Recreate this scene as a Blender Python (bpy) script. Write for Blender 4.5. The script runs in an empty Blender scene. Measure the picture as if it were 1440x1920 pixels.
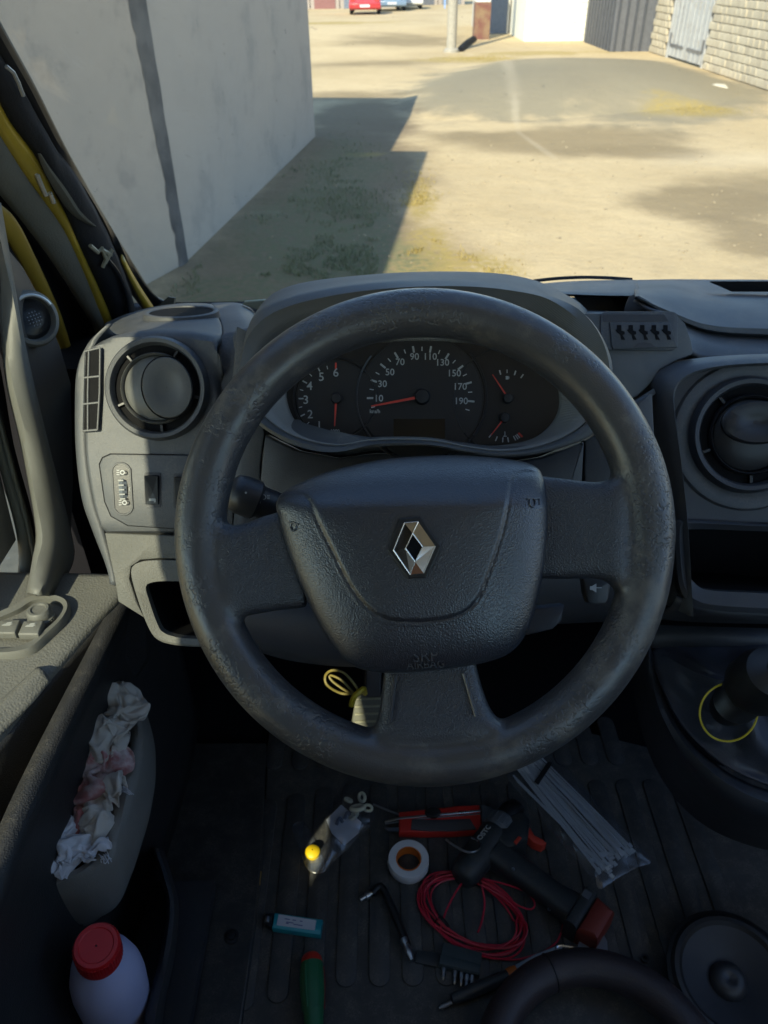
import bpy, bmesh, math, random
from mathutils import Vector, Matrix, noise
from math import radians, sin, cos, pi
V = Vector
random.seed(7)
SC = bpy.context.scene
COL = SC.collection

# ------------------------------------------------------------------ camera
F = 1423.0; TH = radians(35.9); RO = radians(0.73)
CAM = V((0, 0, 1.2))                       # metres above the cab floor
fw = V((0, cos(TH), -sin(TH))); u0 = V((0, sin(TH), cos(TH))); r0 = V((1, 0, 0))
RT = r0*cos(RO) - u0*sin(RO); UP = u0*cos(RO) + r0*sin(RO)
cd = bpy.data.cameras.new('camera'); cam = bpy.data.objects.new('camera', cd); COL.objects.link(cam)
cd.sensor_fit = 'VERTICAL'; cd.sensor_height = 36; cd.lens = F/1920*36
cd.clip_start = .02; cd.clip_end = 3000
m = Matrix((RT, UP, -fw)).transposed().to_4x4(); m.translation = CAM
cam.matrix_world = m
SC.camera = cam
cd.dof.use_dof = True; cd.dof.focus_distance = .70; cd.dof.aperture_fstop = 12.0

# ------------------------------------------------------------------ light
AZ = radians(24.5); EL = radians(37)       # sunlight travels ahead and to the right
SD = V((sin(AZ)*cos(EL), cos(AZ)*cos(EL), -sin(EL)))
w = bpy.data.worlds.new('World'); SC.world = w; w.use_nodes = True
nt = w.node_tree
sky = nt.nodes.new('ShaderNodeTexSky'); sky.sky_type = 'NISHITA'; sky.sun_disc = False
sky.sun_elevation = EL; sky.sun_rotation = math.atan2(-SD.x, -SD.y)
sky.air_density = 1.0; sky.dust_density = .4; sky.ozone_density = 3.0
bg = nt.nodes['Background']; bg.inputs[1].default_value = .15
nt.links.new(sky.outputs[0], bg.inputs[0])
sl = bpy.data.lights.new('sun', 'SUN'); sl.energy = 3.6; sl.angle = radians(.53); sl.color = (1, .91, .74)
sun = bpy.data.objects.new('sun', sl); COL.objects.link(sun)
sun.rotation_euler = SD.to_track_quat('-Z', 'Y').to_euler()
SC.view_settings.view_transform = 'Standard'; SC.view_settings.look = 'None'
SC.view_settings.exposure = 1.25; SC.view_settings.gamma = 1
SC.view_settings.use_curve_mapping = False
SC.render.engine = 'CYCLES'
cy = SC.cycles
cy.use_denoising = True; cy.max_bounces = 10; cy.transparent_max_bounces = 24; cy.diffuse_bounces = 5
cy.sample_clamp_indirect = 6

# ------------------------------------------------------------------ helpers
def D(px, py): return fw + RT*((px-720)/F) - UP*((py-960)/F)
def at(px, py, d): return CAM + D(px, py)*d
def pl(px, py, p, n):
    r = D(px, py); return CAM + r*((p-CAM).dot(n)/r.dot(n))
def onz(px, py, z): return pl(px, py, V((0, 0, z)), V((0, 0, 1)))
def onx(px, py, x): return pl(px, py, V((x, 0, 0)), V((1, 0, 0)))
def ony(px, py, y): return pl(px, py, V((0, y, 0)), V((0, 1, 0)))
GZ = -.75
def gr(px, py): return onz(px, py, GZ)

class N:
    """small node-tree writer"""
    def __init__(s, m): s.t = m.node_tree; s.n = s.t.nodes; s.l = s.t.links
    def new(s, typ, **k):
        q = s.n.new(typ)
        for a, b in k.items():
            if a.startswith('i_'):
                key = a[2:]; key = int(key) if key.isdigit() else key.replace('_', ' ')
                if isinstance(b, bpy.types.NodeSocket): s.l.new(b, q.inputs[key])
                else: q.inputs[key].default_value = b
            else: setattr(q, a, b)
        return q
    def math(s, op, a, b=0.0, c=0.0, clamp=False):
        q = s.n.new('ShaderNodeMath'); q.operation = op; q.use_clamp = clamp
        for i, x in enumerate((a, b, c)):
            if isinstance(x, bpy.types.NodeSocket): s.l.new(x, q.inputs[i])
            else: q.inputs[i].default_value = x
        return q.outputs[0]
    def mix(s, f, a, b):
        q = s.n.new('ShaderNodeMix'); q.data_type = 'RGBA'
        for i, x in ((0, f), (6, a), (7, b)):
            if isinstance(x, bpy.types.NodeSocket): s.l.new(x, q.inputs[i])
            else: q.inputs[i].default_value = x if i == 0 else tuple(x)+((1,) if len(x) == 3 else ())
        return q.outputs[2]
    def noise(s, co, sc, det=4, rough=.55):
        return s.new('ShaderNodeTexNoise', i_Vector=co, i_Scale=sc, i_Detail=det, i_Roughness=rough).outputs[0]
    def step(s, x, a, b):
        q = s.n.new('ShaderNodeMapRange'); q.interpolation_type = 'SMOOTHSTEP'
        s.l.new(x, q.inputs[0]); q.inputs[1].default_value = a; q.inputs[2].default_value = b
        return q.outputs[0]

def M(name, col, rough=.5, metal=0, spec=.5, grain=None, var=None, dust=0, wear=None, clear=0, sheen=0):
    """procedural surface; grain=(scale,strength,kind), var=(scale,amount,other colour)"""
    m = bpy.data.materials.new(name); m.use_nodes = True; k = N(m)
    b = k.n['Principled BSDF']
    b.inputs['Roughness'].default_value = rough; b.inputs['Metallic'].default_value = metal
    b.inputs['Specular IOR Level'].default_value = spec; b.inputs['Coat Weight'].default_value = clear
    if sheen: b.inputs['Sheen Weight'].default_value = sheen
    co = k.new('ShaderNodeTexCoord').outputs['Object']
    if var is None: var = (9, .5, tuple(c*.72 for c in col))
    nz = k.noise(co, var[0], 5, .6)
    c = k.mix(k.math('MULTIPLY', k.step(nz, .35, .7), var[1]), col, var[2])
    r = k.math('MULTIPLY_ADD', nz, .22, rough-.11)
    if dust:
        dn = k.noise(co, 34, 6, .7); d2 = k.noise(co, 420, 3, .6)
        geo = k.new('ShaderNodeNewGeometry'); sp = k.new('ShaderNodeSeparateXYZ', i_Vector=geo.outputs['Normal'])
        up = k.step(sp.outputs[2], -.1, 1.0)
        f = k.math('MULTIPLY', k.math('MULTIPLY', k.step(dn, .38, .75), k.step(d2, .3, .75)), k.math('MULTIPLY', up, dust))
        c = k.mix(f, c, (.30, .27, .22)); r = k.math('ADD', r, k.math('MULTIPLY', f, .4))
    if wear:
        wn = k.noise(co, wear[0], 6, .7); f = k.math('MULTIPLY', k.step(wn, .5, .66), wear[1])
        c = k.mix(f, c, wear[2]); r = k.math('ADD', r, k.math('MULTIPLY', f, .15))
    k.l.new(c, b.inputs['Base Color']); k.l.new(r, b.inputs['Roughness'])
    if grain:
        sc, st, kind = grain
        if kind == 'leather':
            v = k.new('ShaderNodeTexVoronoi', i_Vector=co, i_Scale=sc); v.feature = 'SMOOTH_F1'
            h = v.outputs[0]
        elif kind == 'weave':
            wv = k.new('ShaderNodeTexWave', i_Vector=co, i_Scale=sc, i_Distortion=.3); wv.bands_direction = 'DIAGONAL'
            h = wv.outputs[0]
        elif kind == 'vert':
            mp = k.new('ShaderNodeMapping', i_Vector=co); mp.inputs['Scale'].default_value = (1, 1, .08)
            h = k.noise(mp.outputs[0], sc, 4)
        else: h = k.noise(co, sc, 3, .6)
        if kind == 'pits':
            h = k.math('MULTIPLY', k.step(k.noise(co, sc, 2, .5), .36, .5), 1)
            msk = k.step(k.noise(co, 18, 3), .45, .62)
            h = k.math('MULTIPLY_ADD', k.math('SUBTRACT', h, 1), msk, 1)
            h = k.math('ADD', h, k.math('MULTIPLY', k.noise(co, 700, 2), .25))
        bp = k.new('ShaderNodeBump', i_Height=h, i_Strength=st, i_Distance=.0006)
        k.l.new(bp.outputs[0], b.inputs['Normal'])
    return m

def glass(name, tint=(1, 1, 1), gloss=.08, dirt=0, rough=.02, film=(.7, .75, .85)):
    m = bpy.data.materials.new(name); m.use_nodes = True; k = N(m)
    for q in list(k.n): k.n.remove(q)
    out = k.new('ShaderNodeOutputMaterial')
    tr = k.new('ShaderNodeBsdfTransparent'); tr.inputs[0].default_value = (*tint, 1)
    gl = k.new('ShaderNodeBsdfGlossy'); gl.inputs['Roughness'].default_value = rough
    bf = k.new('ShaderNodeNewGeometry').outputs['Backfacing']
    fr = k.new('ShaderNodeFresnel', i_IOR=k.math('MULTIPLY_ADD', bf, 1/1.5-1.5, 1.5))
    m1 = k.new('ShaderNodeMixShader'); k.l.new(k.math('ADD', k.math('MULTIPLY', fr.outputs[0], .8), gloss-.05, clamp=True), m1.inputs[0])
    k.l.new(tr.outputs[0], m1.inputs[1]); k.l.new(gl.outputs[0], m1.inputs[2])
    o = m1.outputs[0]
    if dirt:
        co = k.new('ShaderNodeTexCoord').outputs['Object']
        df = k.new('ShaderNodeBsdfDiffuse'); df.inputs[0].default_value = (*film, 1)
        f = k.math('MULTIPLY', k.math('MULTIPLY_ADD', k.step(k.noise(co, 6, 6, .7), .35, .75), .8, .2), dirt)
        f = k.math('ADD', f, k.math('MULTIPLY', k.step(k.noise(co, 120, 2, .5), .72, .76), dirt*2))
        m2 = k.new('ShaderNodeMixShader'); k.l.new(f, m2.inputs[0]); k.l.new(o, m2.inputs[1]); k.l.new(df.outputs[0], m2.inputs[2])
        o = m2.outputs[0]
    k.l.new(o, out.inputs[0])
    return m

def root_off(o):
    p = V((0, 0, 0))
    while o: p += o.location; o = o.parent
    return p
def mesh_obj(name, me, parent=None, mat=None):
    o = bpy.data.objects.new(name, me); COL.objects.link(o)
    if mat:
        me.materials.clear(); me.materials.append(mat)
    if parent: o.parent = parent
    return o
def obj(name, bm, mat, parent=None, smooth=True, sub=0, bevel=0, solid=0, ang=40):
    off = root_off(parent)
    if off.length: bmesh.ops.translate(bm, verts=bm.verts, vec=-off)
    bmesh.ops.recalc_face_normals(bm, faces=bm.faces)
    if smooth:
        for f in bm.faces: f.smooth = True
        for e in bm.edges:
            if len(e.link_faces) == 2 and e.calc_face_angle(0) > radians(ang): e.smooth = False
    me = bpy.data.meshes.new(name); bm.to_mesh(me); bm.free()
    o = mesh_obj(name, me, parent, mat)
    if solid:
        q = o.modifiers.new('solid', 'SOLIDIFY'); q.thickness = solid; q.offset = -1
    if bevel:
        q = o.modifiers.new('bevel', 'BEVEL'); q.width = bevel; q.segments = 2; q.limit_method = 'ANGLE'; q.angle_limit = radians(35)
        q.harden_normals = False
    if sub:
        q = o.modifiers.new('sub', 'SUBSURF'); q.levels = sub; q.render_levels = sub
    return o
def tag(o, label, cat, group=None, kind=None):
    if label: o['label'] = label
    if cat: o['category'] = cat
    if group: o['group'] = group
    if kind: o['kind'] = kind
    return o
def thing(name, label, cat, loc, group=None):
    o = bpy.data.objects.new(name, None); COL.objects.link(o); o.location = V(loc); o.empty_display_size = .05
    return tag(o, label, cat, group)
def structure(o): o['kind'] = 'structure'; return o
def stuff(o): o['kind'] = 'stuff'; return o

def cr(pts, n, closed=False):
    """n points of a smooth curve through pts, evenly spread by length"""
    pts = [V(p) for p in pts]; L = len(pts); out = []
    segs = L if closed else L-1
    for i in range(segs):
        p0 = pts[(i-1) % L] if closed or i > 0 else pts[0]*2-pts[1]
        p1 = pts[i]; p2 = pts[(i+1) % L]
        p3 = pts[(i+2) % L] if closed or i+2 < L else pts[-1]*2-pts[-2]
        for j in range(12):
            t = j/12
            out.append(.5*((2*p1)+(p2-p0)*t+(2*p0-5*p1+4*p2-p3)*t*t+(3*p1-p0-3*p2+p3)*t**3))
    out.append(pts[0].copy() if closed else pts[-1].copy())
    acc = [0]
    for a, b in zip(out, out[1:]): acc.append(acc[-1]+(b-a).length)
    res = []; k = 0; cnt = n if closed else n-1
    for i in range(n):
        d = acc[-1]*i/cnt
        while k < len(acc)-2 and acc[k+1] < d: k += 1
        s = acc[k+1]-acc[k]
        res.append(out[k].lerp(out[k+1], (d-acc[k])/s if s > 1e-12 else 0))
    return res
def c2(pts, n, closed=False): return [(p.x, p.y) for p in cr([(x, y, 0) for x, y in pts], n, closed)]

def b_rows(rows, closed_u=False, closed_v=False, cap0=False, cap1=False, bm=None):
    bm = bm or bmesh.new()
    vs = [[bm.verts.new(p) for p in r] for r in rows]
    nr, nc = len(vs), len(vs[0])
    for i in range(nr if closed_v else nr-1):
        for j in range(nc if closed_u else nc-1):
            a, b, c, d = vs[i][j], vs[i][(j+1) % nc], vs[(i+1) % nr][(j+1) % nc], vs[(i+1) % nr][j]
            try: bm.faces.new((a, b, c, d))
            except ValueError: pass
    if cap0: bm.faces.new(list(reversed(vs[0])))
    if cap1: bm.faces.new(vs[-1])
    return bm
def loft(rows, nu, nv=0, closed=False, cap0=False, cap1=False):
    """rows of 3-D control points -> smooth surface"""
    R = [cr(r, nu, closed) for r in rows]
    if nv:
        cols = [cr([r[j] for r in R], nv) for j in range(nu)]
        R = [[c[i] for c in cols] for i in range(nv)]
    return b_rows(R, closed_u=closed, cap0=cap0, cap1=cap1)
def b_tube(path, r, n=8, closed=False, cap=True, bm=None, flat=1):
    bm = bm or bmesh.new(); L = len(path); rows = []; nrm = None
    for i, p in enumerate(path):
        a = path[(i-1) % L] if closed or i > 0 else path[i]
        b = path[(i+1) % L] if closed or i < L-1 else path[i]
        t = (V(b)-V(a)).normalized()
        if nrm is None:
            nrm = t.cross(V((0, 0, 1)));  nrm = nrm if nrm.length > .1 else t.cross(V((0, 1, 0)))
        nrm = (nrm - t*nrm.dot(t)).normalized(); bn = t.cross(nrm)
        rr = r[i] if isinstance(r, (list, tuple)) else r
        rows.append([V(p)+(nrm*cos(2*pi*k/n)+bn*sin(2*pi*k/n)*flat)*rr for k in range(n)])
    return b_rows(rows, closed_u=True, closed_v=closed, cap0=cap and not closed, cap1=cap and not closed, bm=bm)
def basis(ax):
    ax = V(ax).normalized(); s = ax.cross(V((0, 0, 1)))
    if s.length < .05: s = V((1, 0, 0))-ax*ax.x
    s.normalize(); return ax, s, ax.cross(s)
def b_lathe(prof, o, ax, n=32, cap=True, bm=None, sx=1, sy=1, side=None):
    """prof: (radius, height along ax)"""
    ax, s, t = basis(ax)
    if side is not None:
        s = (V(side)-ax*V(side).dot(ax)).normalized(); t = ax.cross(s)
    rows = [[V(o)+ax*h+(s*cos(2*pi*k/n)*sx+t*sin(2*pi*k/n)*sy)*r for k in range(n)] for r, h in prof]
    return b_rows(rows, closed_u=True, cap0=cap, cap1=cap, bm=bm)
def b_box(c, x, y, z, bm=None):
    """c centre; x,y,z half-axis vectors"""
    bm = bm or bmesh.new(); c, x, y, z = map(V, (c, x, y, z))
    v = [bm.verts.new(c+x*i+y*j+z*k) for i in (-1, 1) for j in (-1, 1) for k in (-1, 1)]
    for f in ((0, 1, 3, 2), (4, 6, 7, 5), (0, 4, 5, 1), (2, 3, 7, 6), (0, 2, 6, 4), (1, 5, 7, 3)):
        bm.faces.new([v[i] for i in f])
    return bm
def b_ab(a, b, bm=None):
    a, b = V(a), V(b); h = (b-a)/2
    return b_box((a+b)/2, (h.x, 0, 0), (0, h.y, 0), (0, 0, h.z), bm)
def b_slab(pts, n, t, bm=None, inset=0, dome=0):
    """polygon (planar 3-D pts) raised t along n; rounded shoulder of width inset"""
    bm = bm or bmesh.new(); n = V(n).normalized(); c = sum(pts, V((0, 0, 0)))/len(pts)
    rows = [[p.copy() for p in pts]]
    if inset:
        def ins(d, h):
            out = []; L = len(pts)
            for i, p in enumerate(pts):
                a = (pts[(i+1) % L]-pts[i-1]); q = n.cross(a).normalized()
                out.append(p+q*d*sgn+n*h)
            return out
        area = V((0, 0, 0))
        for i, p in enumerate(pts): area += (p-c).cross(pts[(i+1) % len(pts)]-c)
        sgn = 1 if area.dot(n) > 0 else -1
        rows += [[p+n*(t-inset*.9) for p in pts], ins(inset*.3, t-inset*.3), ins(inset, t)]
    else: rows.append([p+n*t for p in pts])
    return b_rows(rows, closed_u=True, cap0=True, cap1=True, bm=bm)
def rrect(cx, cy, w, h, r, n=6, skew=0):
    out = []
    for sx, sy, a0 in ((1, 1, 0), (-1, 1, 90), (-1, -1, 180), (1, -1, 270)):
        for i in range(n+1):
            a = radians(a0+90*i/n)
            out.append((cx+sx*(w-r)+r*cos(a)+skew*(sy*(h-r)+r*sin(a)), cy+sy*(h-r)+r*sin(a)))
    return out
def star(out, cen, P, nr=20, na=96, h=lambda s, x, y: 0, skirt=.01, nrm=None):
    """dome over a star-shaped outline given in picture units; P(x,y,h) puts a point in space"""
    o = c2(out, na, True); rows = []
    if skirt: rows.append([P(x, y, h(1, x, y)-skirt) for x, y in o])
    for i in range(nr+1):
        s = 1-i/nr
        if s == 0: s = .004
        rows.append([P(cen[0]+(x-cen[0])*s, cen[1]+(y-cen[1])*s, h(s, cen[0]+(x-cen[0])*s, cen[1]+(y-cen[1])*s)) for x, y in o])
    return b_rows(rows, closed_u=True, cap1=True)
def text(name, s, size, o, xdir, n, mat, parent, ext=.0002, align='CENTER', bold=0):
    cu = bpy.data.curves.new(name, 'FONT'); cu.body = s; cu.size = size; cu.extrude = ext
    cu.align_x = align; cu.align_y = 'CENTER'; cu.offset = bold; cu.resolution_u = 3
    t = bpy.data.objects.new('tmp', cu); COL.objects.link(t)
    dg = bpy.context.evaluated_depsgraph_get(); dg.update()
    me = bpy.data.meshes.new_from_object(t.evaluated_get(dg))
    bpy.data.objects.remove(t)
    n = V(n).normalized(); x = (V(xdir)-n*V(xdir).dot(n)).normalized(); y = n.cross(x)
    mm = Matrix((x, y, n)).transposed().to_4x4(); mm.translation = V(o)-root_off(parent)
    me.transform(mm)
    return mesh_obj(name, me, parent, mat)
def dup(o, parent, loc=None):
    c = o.copy(); COL.objects.link(c); c.parent = parent
    if loc is not None: c.location = loc
    return c

# ------------------------------------------------------------------ materials
dash = M('dash_plastic', (.064, .069, .076), .50, spec=.5, grain=(900, .5, 'noise'), dust=.4, wear=(55, .18, (.10, .10, .097)))
dash_tx = M('dash_textured', (.085, .088, .088), .55, grain=(260, .22, 'weave'), dust=.15)
dash_dk = M('dash_dark', (.032, .034, .04), .48, grain=(900, .45, 'noise'), dust=.1)
blk = M('black_plastic', (.012, .012, .013), .42, grain=(800, .25, 'noise'))
blk_m = M('black_matt', (.008, .008, .009), .85, spec=.15)
foam = M('black_foam', (.012, .012, .014), .9, grain=(260, .9, 'noise'))
arm_m = M('armrest_plastic', (.13, .13, .118), .55, grain=(420, 1, 'leather'), dust=.15)
door_m = M('door_plastic', (.022, .022, .023), .55, grain=(650, .9, 'leather'), dust=.2)
door_l = M('door_trim', (.13, .132, .12), .5, grain=(900, .4, 'noise'), dust=.15)
leather = M('wheel_leather', (.021, .025, .035), .31, grain=(950, .6, 'leather'), spec=1.0)
rim_m = M('rim_rubber', (.072, .071, .072), .42, grain=(300, .9, 'pits'), wear=(26, .6, (.125, .112, .095)))
chrome = M('chrome', (.55, .54, .53), .06, 1, var=(9, 0, (.8, .8, .8)))
steel = M('steel', (.55, .56, .58), .3, 1)
steel_d = M('worn_steel', (.30, .31, .33), .42, .8)
white_ink = M('white_ink', (.34, .35, .34), .6)
grey_ink = M('grey_ink', (.42, .43, .43), .6)
red_ink = M('red_ink', (.55, .05, .03), .5)
yellow_p = M('yellow_paint', (.34, .235, .022), .35, var=(12, .5, (.22, .15, .015)), clear=.3)
yellow_w = M('yellow_wire', (.62, .47, .03), .45)
carpet = M('felt_carpet', (.10, .095, .075), .95, grain=(330, 1, 'noise'))
rubber = M('mat_rubber', (.036, .037, .038), .62, grain=(500, .5, 'noise'), dust=.45, var=(7, .7, (.055, .053, .05)))
rubber_s = M('seal_rubber', (.10, .105, .085), .6)
headliner = M('headliner', (.68, .67, .64), .9, grain=(300, .3, 'noise'))
seat_m = M('seat_cloth', (.32, .14, .07), .9, grain=(500, .5, 'noise'))
ply = M('bulkhead_paint', (.62, .60, .56), .6)
red_pl = M('red_plastic', (.52, .03, .022), .4)
red_dk = M('red_dark', (.22, .02, .018), .42)
red_wire = M('red_wire', (.52, .018, .045), .38)
green_pl = M('green_plastic', (.02, .13, .055), .4)
teal_pl = M('teal_plastic', (.015, .30, .36), .3, clear=.2)
grey_pl = M('grey_plastic', (.10, .115, .135), .5)
tool_dk = M('tool_dark', (.024, .029, .033), .5, dust=.15)
white_pl = M('white_plastic', (.62, .64, .66), .5)
tie_m = M('tie_nylon', (.55, .58, .60), .45)
paper = M('paper_card', (.58, .60, .66), .7)
orange_pl = M('orange_plastic', (.60, .15, .02), .5)
blue_pl = M('bottle_blue', (.48, .50, .72), .4, var=(4, .4, (.40, .42, .66)))
brass = M('brass', (.62, .42, .14), .35, .9)
brown_v = M('brown_vinyl', (.040, .030, .032), .5, grain=(420, .5, 'leather'))
gaiter_m = M('gaiter_leather', (.055, .060, .078), .46, grain=(380, .5, 'leather'))
glass_m = glass('windscreen_glass', (.97, .98, .96), .05, dirt=.06)
sglass = glass('side_glass', (.97, .995, .93), .04)
film = glass('plastic_film', (.86, .88, .92), .10, dirt=.10, rough=.18)

# ================================================================== OUTDOORS
def ground_mat():
    m = bpy.data.materials.new('sandy_ground'); m.use_nodes = True; k = N(m); b = k.n['Principled BSDF']
    b.inputs['Roughness'].default_value = .95; b.inputs['Specular IOR Level'].default_value = .1
    co = k.new('ShaderNodeTexCoord').outputs['Object']
    wob = k.new('ShaderNodeTexNoise', i_Vector=co, i_Scale=.9, i_Detail=6, i_Roughness=.62)
    def patch(p, rx, ry, rot, soft=.35, amp=1.2):
        mp = k.new('ShaderNodeMapping', i_Vector=co); mp.vector_type = 'TEXTURE'
        mp.inputs['Location'].default_value = (p[0], p[1], 0); mp.inputs['Rotation'].default_value = (0, 0, rot)
        mp.inputs['Scale'].default_value = (rx, ry, 1e3)
        ln = k.new('ShaderNodeVectorMath', i_0=mp.outputs[0]); ln.operation = 'LENGTH'
        d = k.math('MULTIPLY_ADD', k.math('SUBTRACT', wob.outputs[0], .5), amp*2, ln.outputs['Value'])
        return k.math('SUBTRACT', 1, k.step(d, 1-soft, 1+soft*.4))
    big = k.noise(co, .35, 5); fine = k.noise(co, 16, 6, .7); peb = k.noise(co, 70, 3, .6); mid_ = k.noise(co, 5, 6, .75)
    c = k.mix(k.step(big, .35, .7), (.55, .44, .26), (.47, .37, .21))
    c = k.mix(k.math('MULTIPLY', k.step(mid_, .48, .7), .35), c, (.36, .28, .155))
    c = k.mix(k.math('MULTIPLY', k.step(fine, .5, .8), .4), c, (.30, .24, .14))
    c = k.mix(k.math('MULTIPLY', k.step(peb, .62, .72), .5), c, (.62, .55, .40))
    for p, rx, ry, rot in ASH:
        c = k.mix(k.math('MULTIPLY', patch(p, rx, ry, rot, .35, .7), .9), c, k.mix(big, (.29, .255, .17), (.235, .205, .14)))
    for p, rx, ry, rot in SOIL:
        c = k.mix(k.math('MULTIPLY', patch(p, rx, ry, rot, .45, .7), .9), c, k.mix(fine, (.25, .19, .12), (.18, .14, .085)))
    darker = (.255, .20, .115)  # brown tone mixed into the sand in uneven patches
    for p, rx, ry, rot, so, am in DARK:
        c = k.mix(k.math('MULTIPLY', patch(p, rx, ry, rot, so+.2, am), .85), c, darker)
    for p, rx, ry, rot in DRY:
        c = k.mix(k.math('MULTIPLY', patch(p, rx, ry, rot, .5, 1.0), k.step(fine, .3, .6)), c, (.37, .285, .10))
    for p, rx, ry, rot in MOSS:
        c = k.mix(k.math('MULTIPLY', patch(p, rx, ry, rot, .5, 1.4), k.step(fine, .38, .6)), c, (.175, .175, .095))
    for p, rx, ry, rot in PALE:
        c = k.mix(k.math('MULTIPLY', patch(p, rx, ry, rot, .8, .9), .24), c, (.60, .52, .37))
    k.l.new(c, b.inputs['Base Color'])
    h = k.math('ADD', k.math('MULTIPLY', k.noise(co, 3, 6, .7), .06), k.math('MULTIPLY', fine, .012))
    bp = k.new('ShaderNodeBump', i_Height=h, i_Strength=.5, i_Distance=1)
    k.l.new(bp.outputs[0], b.inputs['Normal'])
    return m
def g2(px, py): p = gr(px, py); return (p.x, p.y)
DARK = [(g2(1060, 262), 1.75, 1.15, .06, .3, .5), (g2(880, 255), .9, .5, .1, .4, .8), (g2(1200, 285), .9, .5, -.1, .3, .8),
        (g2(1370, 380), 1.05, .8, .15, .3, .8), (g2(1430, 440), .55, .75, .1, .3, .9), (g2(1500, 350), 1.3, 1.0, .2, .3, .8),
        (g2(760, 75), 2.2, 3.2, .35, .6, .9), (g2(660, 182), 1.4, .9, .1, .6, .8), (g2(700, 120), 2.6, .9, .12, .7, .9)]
DRY = [(g2(800, 480), .26, 1.3, -.08), (g2(880, 510), .5, .5, 0), (g2(790, 380), .2, .9, -.05), (g2(1290, 205), .9, .7, 0), (g2(880, 112), 1.4, .8, .1), (g2(1010, 100), 2.0, .7, .1), (g2(620, 38), 3, 1.5, 0), (g2(690, 290), .3, .2, .2)]
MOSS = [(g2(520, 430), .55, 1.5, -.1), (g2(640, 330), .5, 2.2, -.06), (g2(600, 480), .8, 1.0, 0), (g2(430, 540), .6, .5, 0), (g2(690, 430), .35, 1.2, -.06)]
def seg(a, b, w_):
    p, q = gr(*a), gr(*b); c_ = (p+q)/2; d_ = q-p
    return ((c_.x, c_.y), w_, d_.length/2, -math.atan2(d_.x, d_.y))
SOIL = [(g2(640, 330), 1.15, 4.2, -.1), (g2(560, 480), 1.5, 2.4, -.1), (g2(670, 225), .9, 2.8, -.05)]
PALE = [seg((962, 205), (975, 255), .07), seg((968, 245), (1045, 300), .06), seg((945, 110), (962, 215), .16), (g2(1380, 300), 1.1, .6, .1)]
ASH = [(g2(1080, 165), 3.3, 4.6, -.25), (g2(1250, 165), 1.9, 3.4, 0), (g2(930, 180), 2.0, 3.0, 0)]

bm = bmesh.new()
xs = [-900, -60, -20, -6, -2, 0, 2, 4, 8, 14, 25, 60, 900]; ys = [-900, -40, -10, 0, 4, 8, 12, 16, 22, 32, 40, 60, 70, 900]
def gz(x, y): return GZ - (.016*(min(y, 70)-32) if y > 32 else 0)
b_rows([[V((x, y, gz(x, y))) for x in xs] for y in ys], bm=bm)
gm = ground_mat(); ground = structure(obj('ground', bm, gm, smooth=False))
ground['label'] = 'pale sandy yard with dark brown patches'

# low ash mound in front of the gate
mo = [(745, 195), (800, 150), (880, 122), (1000, 108), (1180, 110), (1290, 120), (1362, 148), (1392, 176), (1335, 198), (1200, 210), (1040, 224), (900, 226), (790, 222)]
def PG(x, y, h): p = gr(x, y); p.z += h; return p
bm = star(mo, (1080, 165), PG, 16, 72, lambda s, x, y: .36*(1-s**2)**1.1 + .012*noise.noise((x*.02, y*.05, 0))*(1-s)-.004*s, skirt=.02)
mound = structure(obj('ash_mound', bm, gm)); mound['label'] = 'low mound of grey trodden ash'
bm = bmesh.new(); bmesh.ops.create_icosphere(bm, subdivisions=3, radius=1)
pc = gr(1345, 170); pc.z += .05
for v in bm.verts:
    v.co *= 1+.25*noise.noise(v.co*1.3); v.co = pc+V((v.co.x*.2, v.co.y*.12, v.co.z*.06))
tag(obj('stone', bm, M('pale_stone', (.55, .52, .42), .9, grain=(30, 1, 'noise'))), 'pale stone lying on the right end of the ash mound', 'stone')

# left garages, joined end to end
stucco_w = M('stucco_warm', (.445, .385, .31), .9, grain=(25, .8, 'noise'), var=(.8, .7, (.35, .32, .27)), spec=.15, wear=(2.6, .6, (.30, .27, .23)))
stucco_b = M('stucco_cool', (.42, .375, .315), .9, grain=(25, .8, 'noise'), var=(.8, .6, (.39, .36, .315)), spec=.15, wear=(1.7, .55, (.29, .275, .245)))
stain = M('weathered_cement', (.085, .083, .08), .95, grain=(25, .8, 'noise'), var=(2.2, .8, (.20, .19, .175)), spec=.1)
roofing = M('roofing_felt', (.07, .07, .075), .9)
A = gr(345, 495); B = gr(591, 256)
dB = (B-A).normalized(); nB = V((dB.y, -dB.x, 0))
HN, HF = 3.55, 2.9
def wall_prism(p, q, th, z0, z1, mat, name, parent, nrm):
    pts = [p, q, q-nrm*th, p-nrm*th]
    pts = [V((a.x, a.y, z0)) for a in pts]
    return obj(name, b_slab(pts, (0, 0, 1), z1-z0), mat, parent, smooth=False)
t1 = thing('garage', 'bluish grey rendered garage wall beyond the dark joint, ending at the sunny road', 'garage', (A.x, A.y, GZ), 'rendered garages in the shaded row')
wall_prism(A+dB*.05, B, .25, GZ-.05, GZ+HF-.12, stucco_b, 'wall', t1, nB)
pts = [B-nB*.252, B-nB*5, B-nB*5-dB*.25, B-nB*.252-dB*.25]
obj('end_wall', b_slab([V((a.x, a.y, GZ-.05)) for a in pts], (0, 0, 1), HF-.07), stucco_b, t1, smooth=False)
pts = [A+dB*.06+nB*.02, B+nB*.02+dB*.05, B-nB*5+dB*.05, A+dB*.06-nB*5]
obj('roof', b_slab([V((a.x, a.y, GZ+HF-.115)) for a in pts], (0, 0, 1), .12), roofing, t1, smooth=False)
t2 = thing('garage', 'pale beige rendered garage wall nearest the windscreen pillar, before the dark joint', 'garage', (A.x, A.y, GZ), 'rendered garages in the shaded row')
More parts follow.
